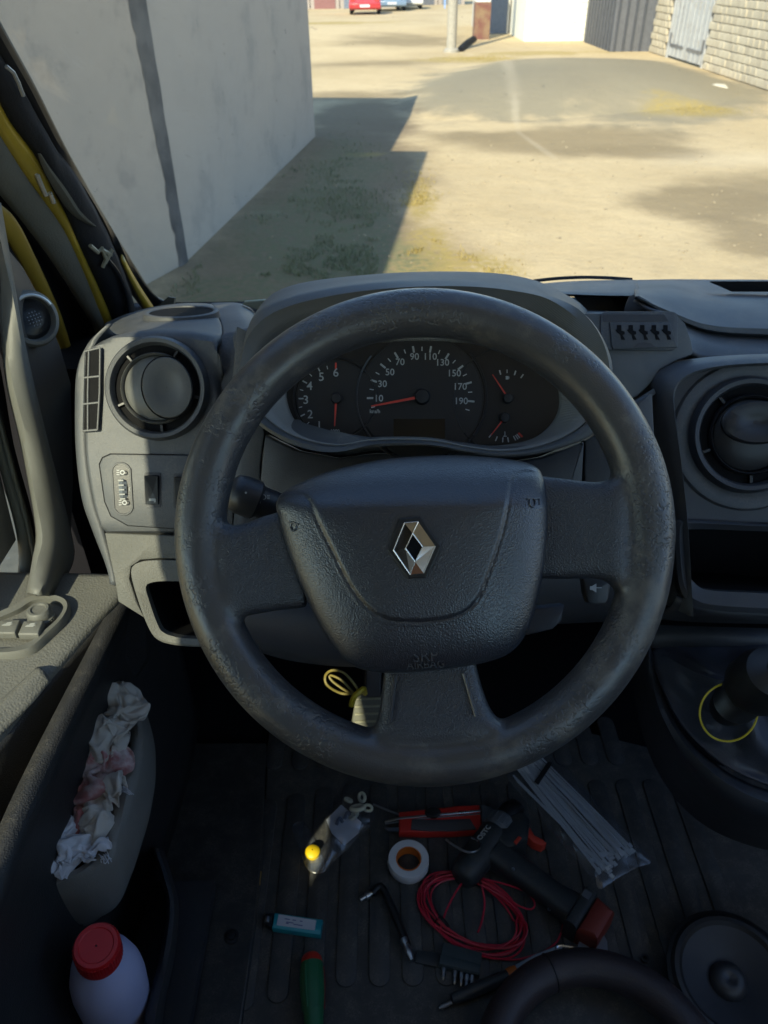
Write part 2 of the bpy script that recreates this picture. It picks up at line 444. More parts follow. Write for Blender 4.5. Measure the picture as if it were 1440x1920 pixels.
d2 = (A-gr(281, 530)).normalized(); n2 = V((d2.y, -d2.x, 0)); Z2 = A-d2*5
wall_prism(Z2, A-d2*.05, .25, GZ-.05, GZ+HN-.15, stucco_w, 'wall', t2, n2)
pts = [A+nB*.24+dB*.1, A-dB*9+nB*.24, A-dB*9-nB*6, A+dB*.1-nB*6]
obj('roof', b_slab([V((a.x, a.y, GZ+HN-.14)) for a in pts], (0, 0, 1), .14), roofing, t2, smooth=False)
# dark open joint between both: a ragged mortar strip
rows = []
for i in range(61):
    z = GZ-.03+3.3*i/60
    l = .07+.055*min(1, max(0, z+.2))+.06*noise.noise((z*1.7, 1, 5))+.035*noise.noise((z*7, 2, 1))+.015*noise.noise((z*23, 2, 1)); r = .03+.016*noise.noise((z*5, 7, 2))
    rows.append([A-d2*l+n2*.004+V((0, 0, z-GZ)), A-d2*(l*.7)+n2*.016+V((0, 0, z-GZ)), A-d2*.01+n2*.012+V((0, 0, z-GZ)), A+dB*(r+.03)+nB*.016+V((0, 0, z-GZ)), A+dB*(r+.055)+nB*.003+V((0, 0, z-GZ))])
obj('joint_strip', b_rows(rows), stain, t2)

# right row: brick garage with a grey metal gate
brick_m = M('white_brick', (.60, .54, .40), .9, grain=(60, .8, 'noise'), var=(2.5, .6, (.47, .41, .29)), spec=.15)
k = N(brick_m); pb = k.n['Principled BSDF']; old = pb.inputs['Base Color'].links[0].from_socket
k.l.new(k.mix(k.math('MULTIPLY', k.new('ShaderNodeObjectInfo').outputs['Random'], .55), old, (.38, .33, .24)), pb.inputs['Base Color'])
mort = M('mortar', (.30, .27, .21), .95)
gate_m = M('gate_paint', (.46, .47, .455), .5, grain=(30, .3, 'vert'), var=(2, .5, (.37, .38, .37)), wear=(5, .45, (.24, .19, .12)))
gate_dk = M('gate_dark', (.055, .06, .07), .6, grain=(30, .6, 'vert'))
XW = 7.05
t3 = thing('brick_garage', 'whitewashed brick garage with the pale blue grey metal gate', 'garage', (XW, 17, GZ))
obj('wall', b_ab((XW+.02, 12.4, GZ-.05), (XW+.27, 19.05, 2.0)), mort, t3, smooth=False)
obj('wall', b_ab((XW+.02, 21.6, GZ-.05), (XW+.27, 23.0, 2.0)), mort, t3, smooth=False)
obj('lintel', b_ab((XW-.01, 18.9, 1.35), (XW+.26, 21.75, 1.6)), M('concrete', (.4, .39, .36), .9, grain=(20, .6, 'noise')), t3, smooth=False)
obj('roof', b_ab((XW-.25, 12.2, 2.0), (XW+6, 23.1, 2.14)), roofing, t3, smooth=False)
bm = b_box((0, 0, 0), (.05, 0, 0), (0, .124, 0), (0, 0, .066))
bmesh.ops.bevel(bm, geom=list(bm.edges), offset=.008, segments=1, affect='EDGES')
proto = None
for j in range(18):
    z = GZ+.08+j*.145
    for i in range(26):
        y = 12.55+i*.258+(.129 if j % 2 else 0)
        if y > 18.92: continue
        if z > 1.15: continue
        loc = V((XW+.015+random.uniform(-.008, .008), y, z))-t3.location
        if proto is None:
            bmesh.ops.translate(bm, verts=bm.verts, vec=t3.location); proto = obj('brick', bm, brick_m, t3); proto.location = loc
        else: c = dup(proto, t3, loc); c.rotation_euler = (random.uniform(-.02, .02), 0, random.uniform(-.03, .03))
    for i in range(5):
        y = 21.76+i*.258+(.129 if j % 2 else 0)
        if y < 22.9 and z < .9: dup(proto, t3, V((XW+.015+random.uniform(-.008, .008), y, z))-t3.location)
# gate leaves: planks of sheet metal with frames and hinges
obj('gate_frame', b_ab((XW-.005, 19.06, GZ), (XW+.06, 19.13, 1.35), b_ab((XW-.005, 21.52, GZ), (XW+.06, 21.6, 1.35), b_ab((XW-.004, 19.13, 1.28), (XW+.06, 21.52, 1.349)))), gate_m, t3, smooth=False)
for k in range(2):
    y0 = 19.14+k*1.19
    lf = obj('gate_leaf', b_ab((XW+.01, y0, GZ+.05), (XW+.04, y0+1.17, 1.27)), gate_m, t3, smooth=False)
    for q in range(4):
        obj('sheet_rib', b_ab((XW-.006, y0+.12+q*.29, GZ+.06), (XW+.008, y0+.17+q*.29, 1.25)), gate_m, lf, smooth=False)
    for z in (GZ+.3, .9):
        obj('hinge', b_ab((XW-.02, y0+(.02 if k == 0 else 1.05), z), (XW+.006, y0+(.1 if k == 0 else 1.13), z+.22)), steel_d, lf, smooth=False)
    obj('cross_bar', b_ab((XW-.012, y0+.1, GZ+.25), (XW-.0065, y0+1.05, GZ+.31)), steel_d, lf, smooth=False)
# unseen pipe added to throw the slanting shade on the brick
obj('shade_pipe', b_tube([V((XW-.02, 14.35, 1.9)), V((XW-.35, 14.2, 1.8)), V((XW-.40, 14.1, 1.0))], .05, 8), steel_d, t3)

t4 = thing('metal_garage', 'dark grey sheet metal garage standing between the white wall and the brick garage', 'garage', (6.2, 23.6, GZ))
obj('wall', b_ab((6.05, 23.05, GZ-.05), (9.5, 26.2, 2.05)), M('dark_cladding', (.11, .115, .125), .7, grain=(25, .5, 'vert')), t4, smooth=False)
for q in range(9):
    obj('cladding_rib', b_ab((6.02, 23.14+q*.33, GZ), (6.048, 23.2+q*.33, 2.0)), gate_dk, t4, smooth=False)
for q in range(4):
    obj('cladding_rib', b_ab((6.12+q*.22, 23.02, GZ), (6.18+q*.22, 23.048, 2.0)), gate_dk, t4, smooth=False)
obj('roof', b_ab((5.9, 23.0, 2.053), (9.6, 26.3, 2.15)), roofing, t4, smooth=False)
t5 = thing('white_garage', 'sunlit white painted garage end wall behind the utility pole', 'garage', (5.5, 26.3, GZ))
white_w = M('white_wall', (.82, .80, .70), .85, grain=(14, .5, 'noise'), var=(1.4, .35, (.72, .72, .48)))
obj('wall', b_ab((4.35, 26.4, GZ-.05), (9.2, 33, 2.2)), white_w, t5, smooth=False)
bm = bmesh.new()
for j in range(17):
    b_ab((4.32, 26.375, GZ+.16*j+.01), (9.21, 26.4-.001, GZ+.16*j+.145), bm)
obj('brick_course', bm, white_w, t5, smooth=False)['kind'] = 'stuff'
obj('roof', b_ab((4.2, 26.2, 2.203), (9.4, 33.2, 2.3)), roofing, t5, smooth=False)
t6 = thing('blue_gate_garage', 'garage with a dark blue sheet gate left of the white wall', 'garage', (4.0, 31, GZ))
obj('wall', b_ab((3.55, 29.5, GZ-.05), (4.3, 34, 1.9)), M('pale_wall', (.55, .53, .47), .9), t6, smooth=False)
obj('gate', b_ab((3.52, 30.0, GZ+.02), (3.549, 32.6, 1.5)), M('blue_gate', (.06, .09, .14), .5), t6, smooth=False)
obj('gate', b_ab((3.62, 29.46, GZ+.02), (4.22, 29.499, 1.5)), M('blue_gate_pale', (.10, .13, .18), .5), t6, smooth=False)
obj('roof', b_ab((3.4, 29.3, 1.903), (4.5, 34.2, 2.0)), roofing, t6, smooth=False)
# red-based brick post with a dark strip for its shadow
t7 = thing('gate_post', 'brick gate post painted dark red on its lower half and white above', 'post', (*g2(903, 72), GZ))
p = gr(903, 74)
obj('lower_post', b_ab((p.x-.24, p.y, GZ-.05), (p.x+.24, p.y+.5, GZ+.95)), M('post_red', (.15, .055, .04), .8, grain=(15, .8, 'noise'), var=(3, .8, (.24, .17, .09))), t7, smooth=False, bevel=.02)
obj('upper_post', b_ab((p.x-.22, p.y+.02, GZ+.953), (p.x+.22, p.y+.48, GZ+2.4)), white_w, t7, smooth=False, bevel=.02)
a, b = gr(862, 97), gr(888, 76)
tag(obj('shadow_strip', b_tube([a+V((0, 0, .02)), a.lerp(b, .5)+V((0, 0, .05)), b+V((0, 0, .03))], .1, 6), blk_m), 'dark strip in place of the shadow before the red gate post', 'streak')  # black strip put in for the shadow streak by the post
p = gr(846, 98)
t8 = thing('utility_pole', 'pale concrete utility pole standing beside the sandy road', 'pole', (p.x, p.y, GZ))
pc = M('pole_concrete', (.36, .335, .27), .9, grain=(20, .7, 'noise'))
obj('shaft', b_lathe([(.135, -.1), (.13, .2), (.12, 3), (.10, 7.5)], p, (0, 0, 1), 12), pc, t8)
obj('footing', b_lathe([(.21, -.05), (.2, .06), (.15, .1)], p, (0, 0, 1), 12), pc, t8)
# small sign on the far side
# far row of garages and cars
far_cols = [(.12, .13, .17), (.22, .10, .09), (.14, .17, .22), (.30, .29, .28), (.10, .11, .13), (.18, .19, .20)]
adj = ['dark slate', 'dull maroon', 'steel blue', 'pale grey', 'charcoal', 'mid grey']
for i in range(6):
    x0 = -6.2+i*1.9; y0 = 58.5
    if i > 3: x0 += 1.0; y0 += 6
    tt = thing('far_garage', f'{adj[i]} gated garage in the row at the far end of the road', 'garage', (x0+.9, y0, gz(0, y0)), 'garages closing the far end of the road')
    z = gz(0, y0)
    obj('wall', b_ab((x0, y0, z-.3), (x0+1.85, y0+5, z+2.3)), M('far_wall', (.34, .30, .26), .9), tt, smooth=False)
    obj('gate', b_ab((x0+.25, y0-.04, z), (x0+1.6, y0-.003, z+1.9)), M('far_gate', far_cols[i], .6), tt, smooth=False)
    obj('roof', b_ab((x0-.05, y0-.15, z+2.303), (x0+1.9, y0+5.1, z+2.45)), roofing, tt, smooth=False)
def car(px, py, y, col, label, w=1.62, rot=0.0):
    z = gz(0, y); x = ony(px, py, y).x
    t = thing('parked_car', label, 'car', (x, y, z), 'cars parked at the far end of the road')
    def prof(s, inset, z0, z1, y0, y1, y0t, y1t):
        h = w/2
        return b_rows([[V((x-h, y+y0, z+z0)), V((x+h, y+y0, z+z0)), V((x+h, y+y1, z+z0)), V((x-h, y+y1, z+z0))],
                       [V((x-h, y+y0, z+(z0+z1)/2)), V((x+h, y+y0, z+(z0+z1)/2)), V((x+h, y+y1, z+(z0+z1)/2)), V((x-h, y+y1, z+(z0+z1)/2))],
                       [V((x-h+inset, y+y0t, z+z1)), V((x+h-inset, y+y0t, z+z1)), V((x+h-inset, y+y1t, z+z1)), V((x-h+inset, y+y1t, z+z1))]], closed_u=True, cap0=True, cap1=True)
    pm = M('car_paint', col, .25, clear=.6)
    obj('body', prof(0, .06, .22, .85, 0, 3.9, .06, 3.8), pm, t, bevel=.06)
    obj('cabin', prof(0, .2, .853, 1.42, .35, 3.1, .8, 2.7), pm, t, bevel=.05)
    obj('rear_window', b_slab([V((x-.55, y+.45, z+.93)), V((x+.55, y+.45, z+.93)), V((x+.48, y+.68, z+1.33)), V((x-.48, y+.68, z+1.33))], (0, -.87, .5), .03), blk, t, smooth=False)
    obj('bumper', b_ab((x-w/2-.01, y-.1, z+.28), (x+w/2+.01, y-.003, z+.5)), pm, t, bevel=.03)
    for s in (-1, 1):
        obj('tail_lamp', b_ab((x+s*.62-.1, y-.03, z+.58), (x+s*.62+.1, y-.001, z+.76)), red_pl, t, smooth=False)
        for yy in (.7, 3.1):
            wl = obj('wheel', b_lathe([(.2, -.1), (.3, -.09), (.3, .09), (.2, .1)], (x+s*(w/2-.1), y+yy, z+.3), (1, 0, 0), 16), blk_m, t)
    obj('number_plate', b_ab((x-.25, y-.115, z+.34), (x+.25, y-.1005, z+.45)), white_pl, t, smooth=False)
car(684, 6, 47, (.42, .025, .03), 'small red car parked furthest left on the far road')
car(735, 6, 52, (.16, .24, .34), 'dark blue car parked just right of the red one')
car(768, 2, 55, (.62, .62, .58), 'white car parked beside the dark blue one', 1.6)
p = gr(834, 12)
tag(obj('blue_sign', b_ab((p.x-.2, p.y, GZ+.55), (p.x+.2, p.y+.03, GZ+.95), b_ab((p.x-.03, p.y+.031, GZ-.1), (p.x+.03, p.y+.07, GZ+.95))), M('sign_blue', (.22, .40, .75), .5), smooth=False), 'small pale blue plate on a stake beside the utility pole', 'sign')

# grass
def grass(name, label, mat, areas, n, h):
    vs, fs = [], []
    for k in range(n):
        q = random.choice(areas); px = random.gauss(q[0], q[2]); py = random.gauss(q[1], q[3])
        p = gr(px, py)
        s = (p-A).dot(nB)
        if s < .1: continue
        if noise.noise((p.x*1.3, p.y*.8, 1))+.7*noise.noise((p.x*5, p.y*5, 3)) < .05: continue
        a = random.uniform(0, 6.28); hh = h*random.uniform(.4, 1.3); w_ = .0035; l = random.uniform(.2, .9)*hh
        d = V((cos(a), sin(a), 0)); e = V((-d.y, d.x, 0)); i = len(vs)
        vs += [p+e*w_, p-e*w_, p+d*l*.4+e*w_*.7+V((0, 0, hh*.6)), p+d*l*.4-e*w_*.7+V((0, 0, hh*.6)), p+d*l+V((0, 0, hh))]
        fs += [(i, i+1, i+3, i+2), (i+2, i+3, i+4)]
    me = bpy.data.meshes.new(name); me.from_pydata(vs, [], fs)
    return tag(mesh_obj(name, me, None, mat), label, 'grass', kind='stuff')
grass('grass', 'sparse short green grass in the shade of the garage', M('grass_green', (.13, .155, .075), .8, var=(2, .6, (.20, .19, .10))),
      [(560, 440, 80, 45), (640, 330, 40, 40), (680, 430, 40, 50), (620, 500, 80, 25), (470, 530, 60, 20), (430, 480, 40, 40), (520, 350, 30, 40)], 13000, .036)
grass('dry_grass', 'dry yellow grass along the edge of the garage shadow', M('grass_dry', (.36, .28, .08), .85, var=(2, .6, (.26, .2, .07))),
      [(795, 470, 18, 40), (850, 505, 40, 14), (785, 400, 14, 40), (1290, 200, 50, 8), (900, 110, 40, 4)], 9000, .028)

gv, gf = [], []
rg_ = random.Random(11)
for k in range(1300):
    p = gr(rg_.uniform(480, 1560), 40+480*rg_.random()**.8)
    if (p-A).dot(nB) < .15 or p.x > 6.9: continue
    r = .005+.013*rg_.random()**4; i0 = len(gv)
    q = [V((rg_.uniform(.7, 1.3)*r*cos(a), rg_.uniform(.7, 1.3)*r*sin(a), -.002)) for a in (0, 1.3, 2.5, 3.8, 5.0)]
    gv += [p+v for v in q]+[p+v*.6+V((0, 0, r*rg_.uniform(.5, 1))) for v in q]
    gf += [(i0+j, i0+(j+1) % 5, i0+5+(j+1) % 5, i0+5+j) for j in range(5)]+[tuple(i0+5+j for j in range(5))]
me = bpy.data.meshes.new('gravel'); me.from_pydata(gv, [], gf)
tag(mesh_obj('gravel', me, None, M('gravel_stone', (.36, .30, .19), .95, var=(1.7, .9, (.22, .19, .13)), spec=.1)), 'scattered small stones on the sandy yard', 'gravel', kind='stuff')

# ================================================================== VAN BODY
van = thing('van_body', 'yellow van body with its windscreen, floor and stripped windscreen pillar', 'van', (0, 0, 0))
obj('floor_pan', b_ab((-.62, -1.0, -.06), (1.5, 1.3, -.012)), blk_m, van, smooth=False)
obj('roof', b_ab((-.56, -1.0, 2.105), (1.5, .26, 2.15)), headliner, van, smooth=False)
obj('bulkhead', b_ab((-.56, -1.05, -.012), (1.5, -1.0, .95), b_ab((-.56, -1.05, 1.6), (1.5, -1.0, 2.15), b_ab((-.56, -1.05, .95), (.30, -1.0, 1.6)))), ply, van, smooth=False)
obj('fill_window', b_ab((.30, -1.03, .95), (1.5, -1.025, 1.6)), sglass, van, smooth=False)  # unseen window added to let fill light reach the wheel
obj('firewall', b_ab((-.56, 1.26, -.06), (1.5, 1.3, .72)), blk_m, van, smooth=False)
obj('side_wall', b_ab((1.46, -1.0, -.012), (1.5, 1.3, .74)), door_m, van, smooth=False)
obj('side_pillar', b_ab((1.46, -1.0, .74), (1.5, -.6, 2.105)), door_m, van, smooth=False)
obj('rear_side_panel', b_ab((-.56, -1.0, -.012), (-.5, -.46, 2.105)), door_m, van, smooth=False)
# windscreen
wb = lambda x: V((x, 1.235, .742)); wt = lambda x: V((x, .2505, 2.105))
ws = [wb(-.52), wb(1.46), wt(1.46), wt(-.54)]
wn = (ws[1]-ws[0]).cross(ws[3]-ws[0]).normalized()
obj('windscreen', b_slab(ws, wn, .005), glass_m, van, smooth=False)
PWp, PWn = ws[0], wn
def WS(x, y, h=0): return pl(x, y, PWp, PWn)-PWn*0+(CAM-pl(x, y, PWp, PWn)).normalized()*h
# frit / black windscreen edge
o_ = [(-60, -60), (0, 55), (60, 165), (120, 285), (180, 395), (240, 490), (285, 548), (325, 571)]
i_ = [(-90, -50), (0, 100), (40, 165), (98, 272), (135, 316), (190, 412), (240, 520), (290, 590)]
obj('windscreen_seal', loft([[WS(x, y, .006) for x, y in o_], [WS(x+2, y+6, .016) for x, y in [((a[0]+b[0])/2, (a[1]+b[1])/2) for a, b in zip(o_, i_)]], [WS(x-6, y+4, .012) for x, y in i_]], 40, 8), blk, van, solid=.006)
# pillar plane: from the glass edge back and outwards
e0, e1 = WS(320, 572), WS(0, 60)
pd = (e1-e0).normalized(); pn = pd.cross(V((-.62, -.78, 0))).normalized()
if pn.dot(CAM-e0) < 0: pn = -pn
def PP(x, y, h=0): return pl(x, y, e0, pn)+pn*h
def ribbon(name, ro, le, mat, bulge, base=0, nu=48, solid=.004, wob=0):
    rr = []
    nC = 7
    a = cr([PP(x, y) for x, y in ro], nu); b = cr([PP(x, y) for x, y in le], nu)
    for j in range(nC):
        t = j/(nC-1); k = sin(pi*t)**.6 if 0 < t < 1 else 0
        rr.append([p.lerp(q, t)+pn*(base+bulge*k*(1+wob*noise.noise(p*18)))+pn*wob*.004*noise.noise(p*40+V((j, 0, 0))) for p, q in zip(a, b)])
    return obj(name, b_rows(rr), mat, van, solid=solid)
L1 = [(-60, -30), (0, 95), (40, 160), (100, 270), (138, 322), (190, 415), (235, 520), (255, 590), (262, 640)]
L2 = [(-60, 80), (0, 205), (30, 250), (60, 290), (85, 340), (112, 390), (140, 455), (178, 535), (205, 600), (212, 650)]
L3 = [(-60, 160), (0, 258), (45, 330), (80, 376), (118, 432), (150, 502), (176, 570), (190, 610), (195, 650)]
L4 = [(-60, 290), (0, 362), (40, 410), (80, 462), (120, 520), (155, 575), (178, 612), (185, 650)]
L5 = [(-70, 340), (0, 386), (30, 420), (60, 480), (88, 540), (110, 592), (128, 650), (138, 690)]
L6 = [(-70, 400), (0, 436), (30, 480), (58, 530), (85, 585), (108, 640), (128, 690), (140, 740)]
ribbon('pillar_foam', L1, L2, foam, .014, .002, wob=.5)
ribbon('pillar_flange', L2, L3, yellow_p, .006, .0)
ribbon('pillar_felt', L3, L4, carpet, .007, .001)
ribbon('pillar_gap', L4, L5, blk_m, -.02, -.004)
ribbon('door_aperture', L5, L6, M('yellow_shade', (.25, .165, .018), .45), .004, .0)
wpa = [ony(x, y, 1.262) for x, y in ((1000, 527), (1040, 522.5), (1090, 520), (1140, 521), (1185, 524))]
wp_ = thing('wiper', 'black windscreen wiper parked along the bottom of the glass', 'wiper', wpa[0])
obj('blade', b_tube(cr(wpa, 20), .0028, 6), blk_m, wp_)
# yellow strip tucked along the lower glass edge
obj('inner_flange', loft([[PP(x, y, .022) for x, y in ((208, 462), (232, 505), (258, 545), (290, 590))], [PP(x, y, .026) for x, y in ((204, 470), (224, 515), (246, 556), (270, 600))]], 12), yellow_p, van, solid=.003)
hl = [(60, 322), (72, 345), (80, 362), (84, 360)]
obj('pillar_clip', b_tube([PP(x, y, .012) for x, y in ((58, 318), (66, 338), (75, 358), (82, 352), (90, 372))], .003, 6, flat=.6), M('clip_metal', (.6, .62, .6), .3, .6), van)
for pa in (((150, 445), (165, 458), (172, 450), (180, 470), (174, 486)), ((170, 452), (190, 462), (192, 452), (178, 478))):
    obj('wiring_clip', b_tube([PP(x, y, .022) for x, y in pa], .003, 6), M('clip_plastic', (.30, .28, .2), .5), van)
cb = obj('pillar_cable', b_tube(cr([PP(x, y, .02) for x, y in ((182, 470), (205, 500), (220, 540), (226, 575), (232, 620))], 24), .0035, 6), blk, van)
obj('felt_strip', b_tube(cr([PP(x, y, .016) for x, y in ((58, 276), (72, 304), (94, 338), (124, 382), (146, 402), (164, 413))], 30), [.002+.006*sin(pi*k/29) for k in range(30)], 8, flat=.6), carpet, van)
obj('pillar_bracket', b_tube([PP(x, y, .02) for x, y in ((-10, 108), (4, 120), (14, 140), (23, 164))], .0022, 6), M('bracket_metal', (.35, .35, .33), .5, .4), van)
obj('hinge_pillar', b_ab((-.56, .93, -.012), (-.47, 1.0, 1.0), b_ab((-.56, 1.0, -.012), (-.405, 1.255, .735))), blk_m, van, smooth=False)
# floor trim along the sill
obj('sill_trim', b_slab([onz(x, y, .002) for x, y in ((120, 1400), (500, 1400), (492, 1620), (478, 1760), (452, 1940), (60, 1980), (150, 1700))], (0, 0, 1), .012), M('sill_plastic', (.028, .029, .03), .55, grain=(600, .5, 'noise'), dust=.3), van, bevel=.003)
q = onz(435, 1757, .0145)
obj('sill_bolt', b_lathe([(.011, 0), (.0105, .003), (.007, .0035), (.006, .007), (.001, .0075)], q, (0, 0, 1), 18), blk, van)

# ================================================================== DRIVER'S DOOR
door = thing('driver_door', 'grey driver door with armrest switches, loudspeaker trim and storage pocket', 'door', (-.5, .3, 0))
XD = -.42
# outer skin with a window opening
def yz(y, z, x): return V((x, y, z))
outer = [(-.455, .02), (.92, .02), (.92, .40), (.6, .54), (-.455, .54)]
obj('outer_skin', b_slab([yz(y, z, -.56) for y, z in outer], (1, 0, 0), .05), yellow_p, door, smooth=False)
# frame round the window (upper half): ring between outer and inner outlines
fo = [(-.455, .583), (-.455, 1.2), (-.3, 2.10), (0, 2.10), (.22, 2.10), (.80, 1.25), (.86, .90), (.80, .583)]
fi = [(-.26, .60), (-.26, .99), (-.10, 1.04), (.08, 1.142), (.28, 1.355), (.46, 1.36), (.68, 1.06), (.735, .60)]  # unseen rear edge slanted so its shade falls across the dash
def ring(a, b, x0, x1):
    return b_rows([[yz(y, z, x0) for y, z in a], [yz(y, z, x1) for y, z in a], [yz(y, z, x1) for y, z in b], [yz(y, z, x0) for y, z in b]], closed_u=True, closed_v=True)
obj('window_frame', ring(fo, fi, -.535, -.49), door_l, door, smooth=False)
obj('added_sun_bar', b_ab((-.488, -.28, .705), (-.47, .07, .85)), door_m, door, smooth=False, bevel=.004)  # bar added to cut the sun on the floor down to slivers
obj('window_glass', b_slab([yz(y, z, -.515) for y, z in [(-.27, .59), (-.27, 1.0), (-.11, 1.05), (.07, 1.152), (.27, 1.365), (.465, 1.37), (.69, 1.065), (.745, .59)]], (1, 0, 0), .004), sglass, door, smooth=False)
# inner door card below the armrest
cy_ = ((-.455, -.44), (-.05, -.44), (.10, -.44), (.20, -.368), (.45, -.365), (.75, -.345), (.93, -.345))
obj('door_card', loft([[yz(y, z, x+dxx) for y, x in cy_] for z, dxx in ((.546, 0), (.40, -.025), (.03, -.03))], 60, 12), door_m, door, solid=.02)
# armrest shelf
ZA = .55
def AR(x, y, h=0): p = onz(x, y, ZA); p.z += h; return p
ar_in = [(-60, 1440), (0, 1385), (60, 1310), (130, 1228), (190, 1160), (238, 1108), (262, 1080)]
rows = [[V((-.512, AR(x, y).y, ZA+.01)) for x, y in ar_in], [AR(x, y)+V((-.03, 0, .004)) for x, y in ar_in], [AR(x, y)+V((-.007, 0, .002)) for x, y in ar_in],
        [AR(x, y)+V((.0, 0, -.005)) for x, y in ar_in], [AR(x, y)+V((.0, 0, -.05)) for x, y in ar_in], [AR(x, y)+V((-.02, 0, -.16)) for x, y in ar_in]]
rows[0] = [V((-.512, p.y, ZA+.01)) for p in rows[1]]
obj('armrest', loft(rows[:4], 40, 16), arm_m, door, solid=.006)
obj('armrest_side', loft([rows[3]]+[[p+V((.001, 0, 0)) for p in r] for r in rows[4:]], 40, 16), door_m, door, solid=.006)
# pull-handle lip beside the switches
obj('pull_lip', loft([[AR(x, y, .005) for x, y in ((-50, 1375), (0, 1322), (40, 1285), (72, 1256))], [AR(x, y, .013) for x, y in ((-44, 1390), (8, 1338), (48, 1302), (84, 1268))], [AR(x, y, .002) for x, y in ((-30, 1415), (22, 1360), (64, 1318), (98, 1278))]], 20, 8), arm_m, door, solid=.004)
# switch bezel
bz = [(-70, 1225), (-40, 1185), (30, 1152), (62, 1134), (96, 1129), (128, 1137), (136, 1154), (124, 1178), (96, 1206), (66, 1232), (30, 1242), (-10, 1243), (-50, 1240)]
bi = [(-55, 1222), (-30, 1190), (36, 1160), (66, 1142), (96, 1138), (118, 1144), (124, 1156), (112, 1176), (86, 1200), (60, 1220), (28, 1230), (-10, 1232), (-42, 1232)]
nb = 64
obj('switch_bezel', b_rows([cr([AR(x, y, .004) for x, y in bz], nb, True), cr([AR(x, y, .012) for x, y in bz], nb, True), cr([AR(x*.96+.04*40, y*.96+.04*1190, .016) for x, y in bz], nb, True), cr([AR(x, y, .014) for x, y in bi], nb, True), cr([AR(x, y, .005) for x, y in bi], nb, True)], closed_u=True, cap1=True), door_l, door)
kx = AR(82, 1170, .005)
kn = obj('mirror_knob', b_lathe([(.0155, 0), (.0155, .008), (.014, .009), (.014, .018), (.012, .0205), (.009, .0205), (.008, .0185), (.001, .018)], kx, (0, 0, 1), 36), door_l, door)
bm = bmesh.new()
for k in range(24):
    for j in range(2):
        a = 2*pi*(k+.5*j)/24; q = kx+V((cos(a)*.0152, sin(a)*.0152, .002+.0035*j)); b_lathe([(.0012, 0), (.0008, .001), (0, .0013)], q, (cos(a), sin(a), 0), 6, cap=False, bm=bm)
obj('knurling', bm, door_l, kn)
for (x0, y0) in ((25, 1197), (68, 1199)):
    pts = [AR(x0+a, y0+b, .010) for a, b in ((-26, 12), (-15, -13), (22, -14), (18, -2), (12, 12))]
    sw = obj('window_switch', b_slab(pts, (0, 0, 1), .010, inset=.002), door_l, door, bevel=.001)
    c_ = AR(x0-2, y0-3, .0202)
    bm = bmesh.new()
    b_box(c_, (.0048, 0, 0), (.0012, .0014, 0), (0, 0, .0003), bm); b_box(c_+V((.0012, .003, 0)), (.0030, .0004, 0), (.0004, .0011, 0), (0, 0, .0003), bm)
    obj('window_symbol', bm, white_ink, sw, smooth=False)
# A-post trim on the door with the loudspeaker
def DX(x, y, h=0): p = onx(x, y, XD); p.x += h; return p
tl = [(-40, 380), (0, 520), (16, 700), (50, 850), (74, 990), (68, 1050), (56, 1112)]
tm = [(-20, 380), (22, 530), (46, 680), (82, 840), (112, 980), (104, 1060), (80, 1116)]
trr = [(0, 380), (28, 540), (54, 680), (92, 840), (130, 990), (136, 1050), (102, 1119)]
obj('post_trim', loft([[onx(x-8, y, XD-.03) for x, y in tl], [onx(x, y, XD-.012) for x, y in tl], [onx(x, y, XD+.004) for x, y in tm], [onx(x, y, XD-.004) for x, y in trr], [onx(x+2, y, XD-.020) for x, y in trr]], 50, 20), door_l, door, solid=.005)
# window channel and seal at the left edge
obj('window_channel', loft([[onx(x, y, -.475) for x, y in ((-40, 560), (-5, 700), (30, 850), (60, 960), (74, 1040))], [onx(x, y, -.485) for x, y in ((-60, 620), (-14, 760), (20, 880), (48, 980), (66, 1050))]], 24), blk_m, door, solid=.01)
obj('window_channel', loft([[onx(x, y, -.47) for x, y in ((-50, 590), (-10, 730), (26, 865), (56, 972), (70, 1046))], [onx(x, y, -.465) for x, y in ((-54, 600), (-13, 740), (23, 872), (52, 978), (67, 1048))]], 24), rubber_s, door, solid=.004)
obj('window_seal', b_tube(cr([onx(x, y, -.478) for x, y in ((-70, 680), (0, 838), (26, 925), (46, 1010), (46, 1080), (20, 1135), (-20, 1190))], 40), .009, 10), rubber_s, door)
# black corner panel and loudspeaker
cpn = [(-10, 430), (20, 450), (60, 500), (92, 560), (128, 650), (148, 720), (152, 900), (148, 1010), (138, 1050), (110, 960), (70, 790), (44, 660), (22, 530), (0, 450)]
obj('corner_panel', b_slab([DX(x, y, -.022) for x, y in cpn], (1, 0, 0), .012, inset=.003), M('corner_plastic', (.045, .044, .043), .55, grain=(800, .4, 'noise')), door)
tcp = DX(70, 598, -.008)
tax = (V((1, -.75, .35))).normalized()
ts = obj('tweeter', b_lathe([(.034, -.01), (.034, .004), (.031, .009), (.027, .010), (.025, .006), (.0245, .002)], tcp, tax, 48), door_l, door)
obj('tweeter_grille', b_lathe([(.024, .0025), (.02, .006), (.012, .0095), (.001, .011)], tcp, tax, 32), M('grille_black', (.02, .02, .022), .3, grain=(900, 1, 'weave')), ts)
bm = bmesh.new()
ax_, s_, t_ = basis(tax)
for i in range(-5, 6):
    for j in range(-5, 6):
        if i*i+j*j < 24:
            h = .011-.0085*(i*i+j*j)/28; b_lathe([(.0011, 0), (.0006, .0007), (0, .0008)], tcp+ax_*h+s_*i*.0039+t_*j*.0039, ax_, 6, cap=False, bm=bm)
obj('grille_mesh', bm, steel_d, ts)['kind'] = 'stuff'
rg = [tcp+ax_*.0095+(s_*cos(a)+t_*sin(a))*.0275 for a in [radians(200+i*10) for i in range(17)]]
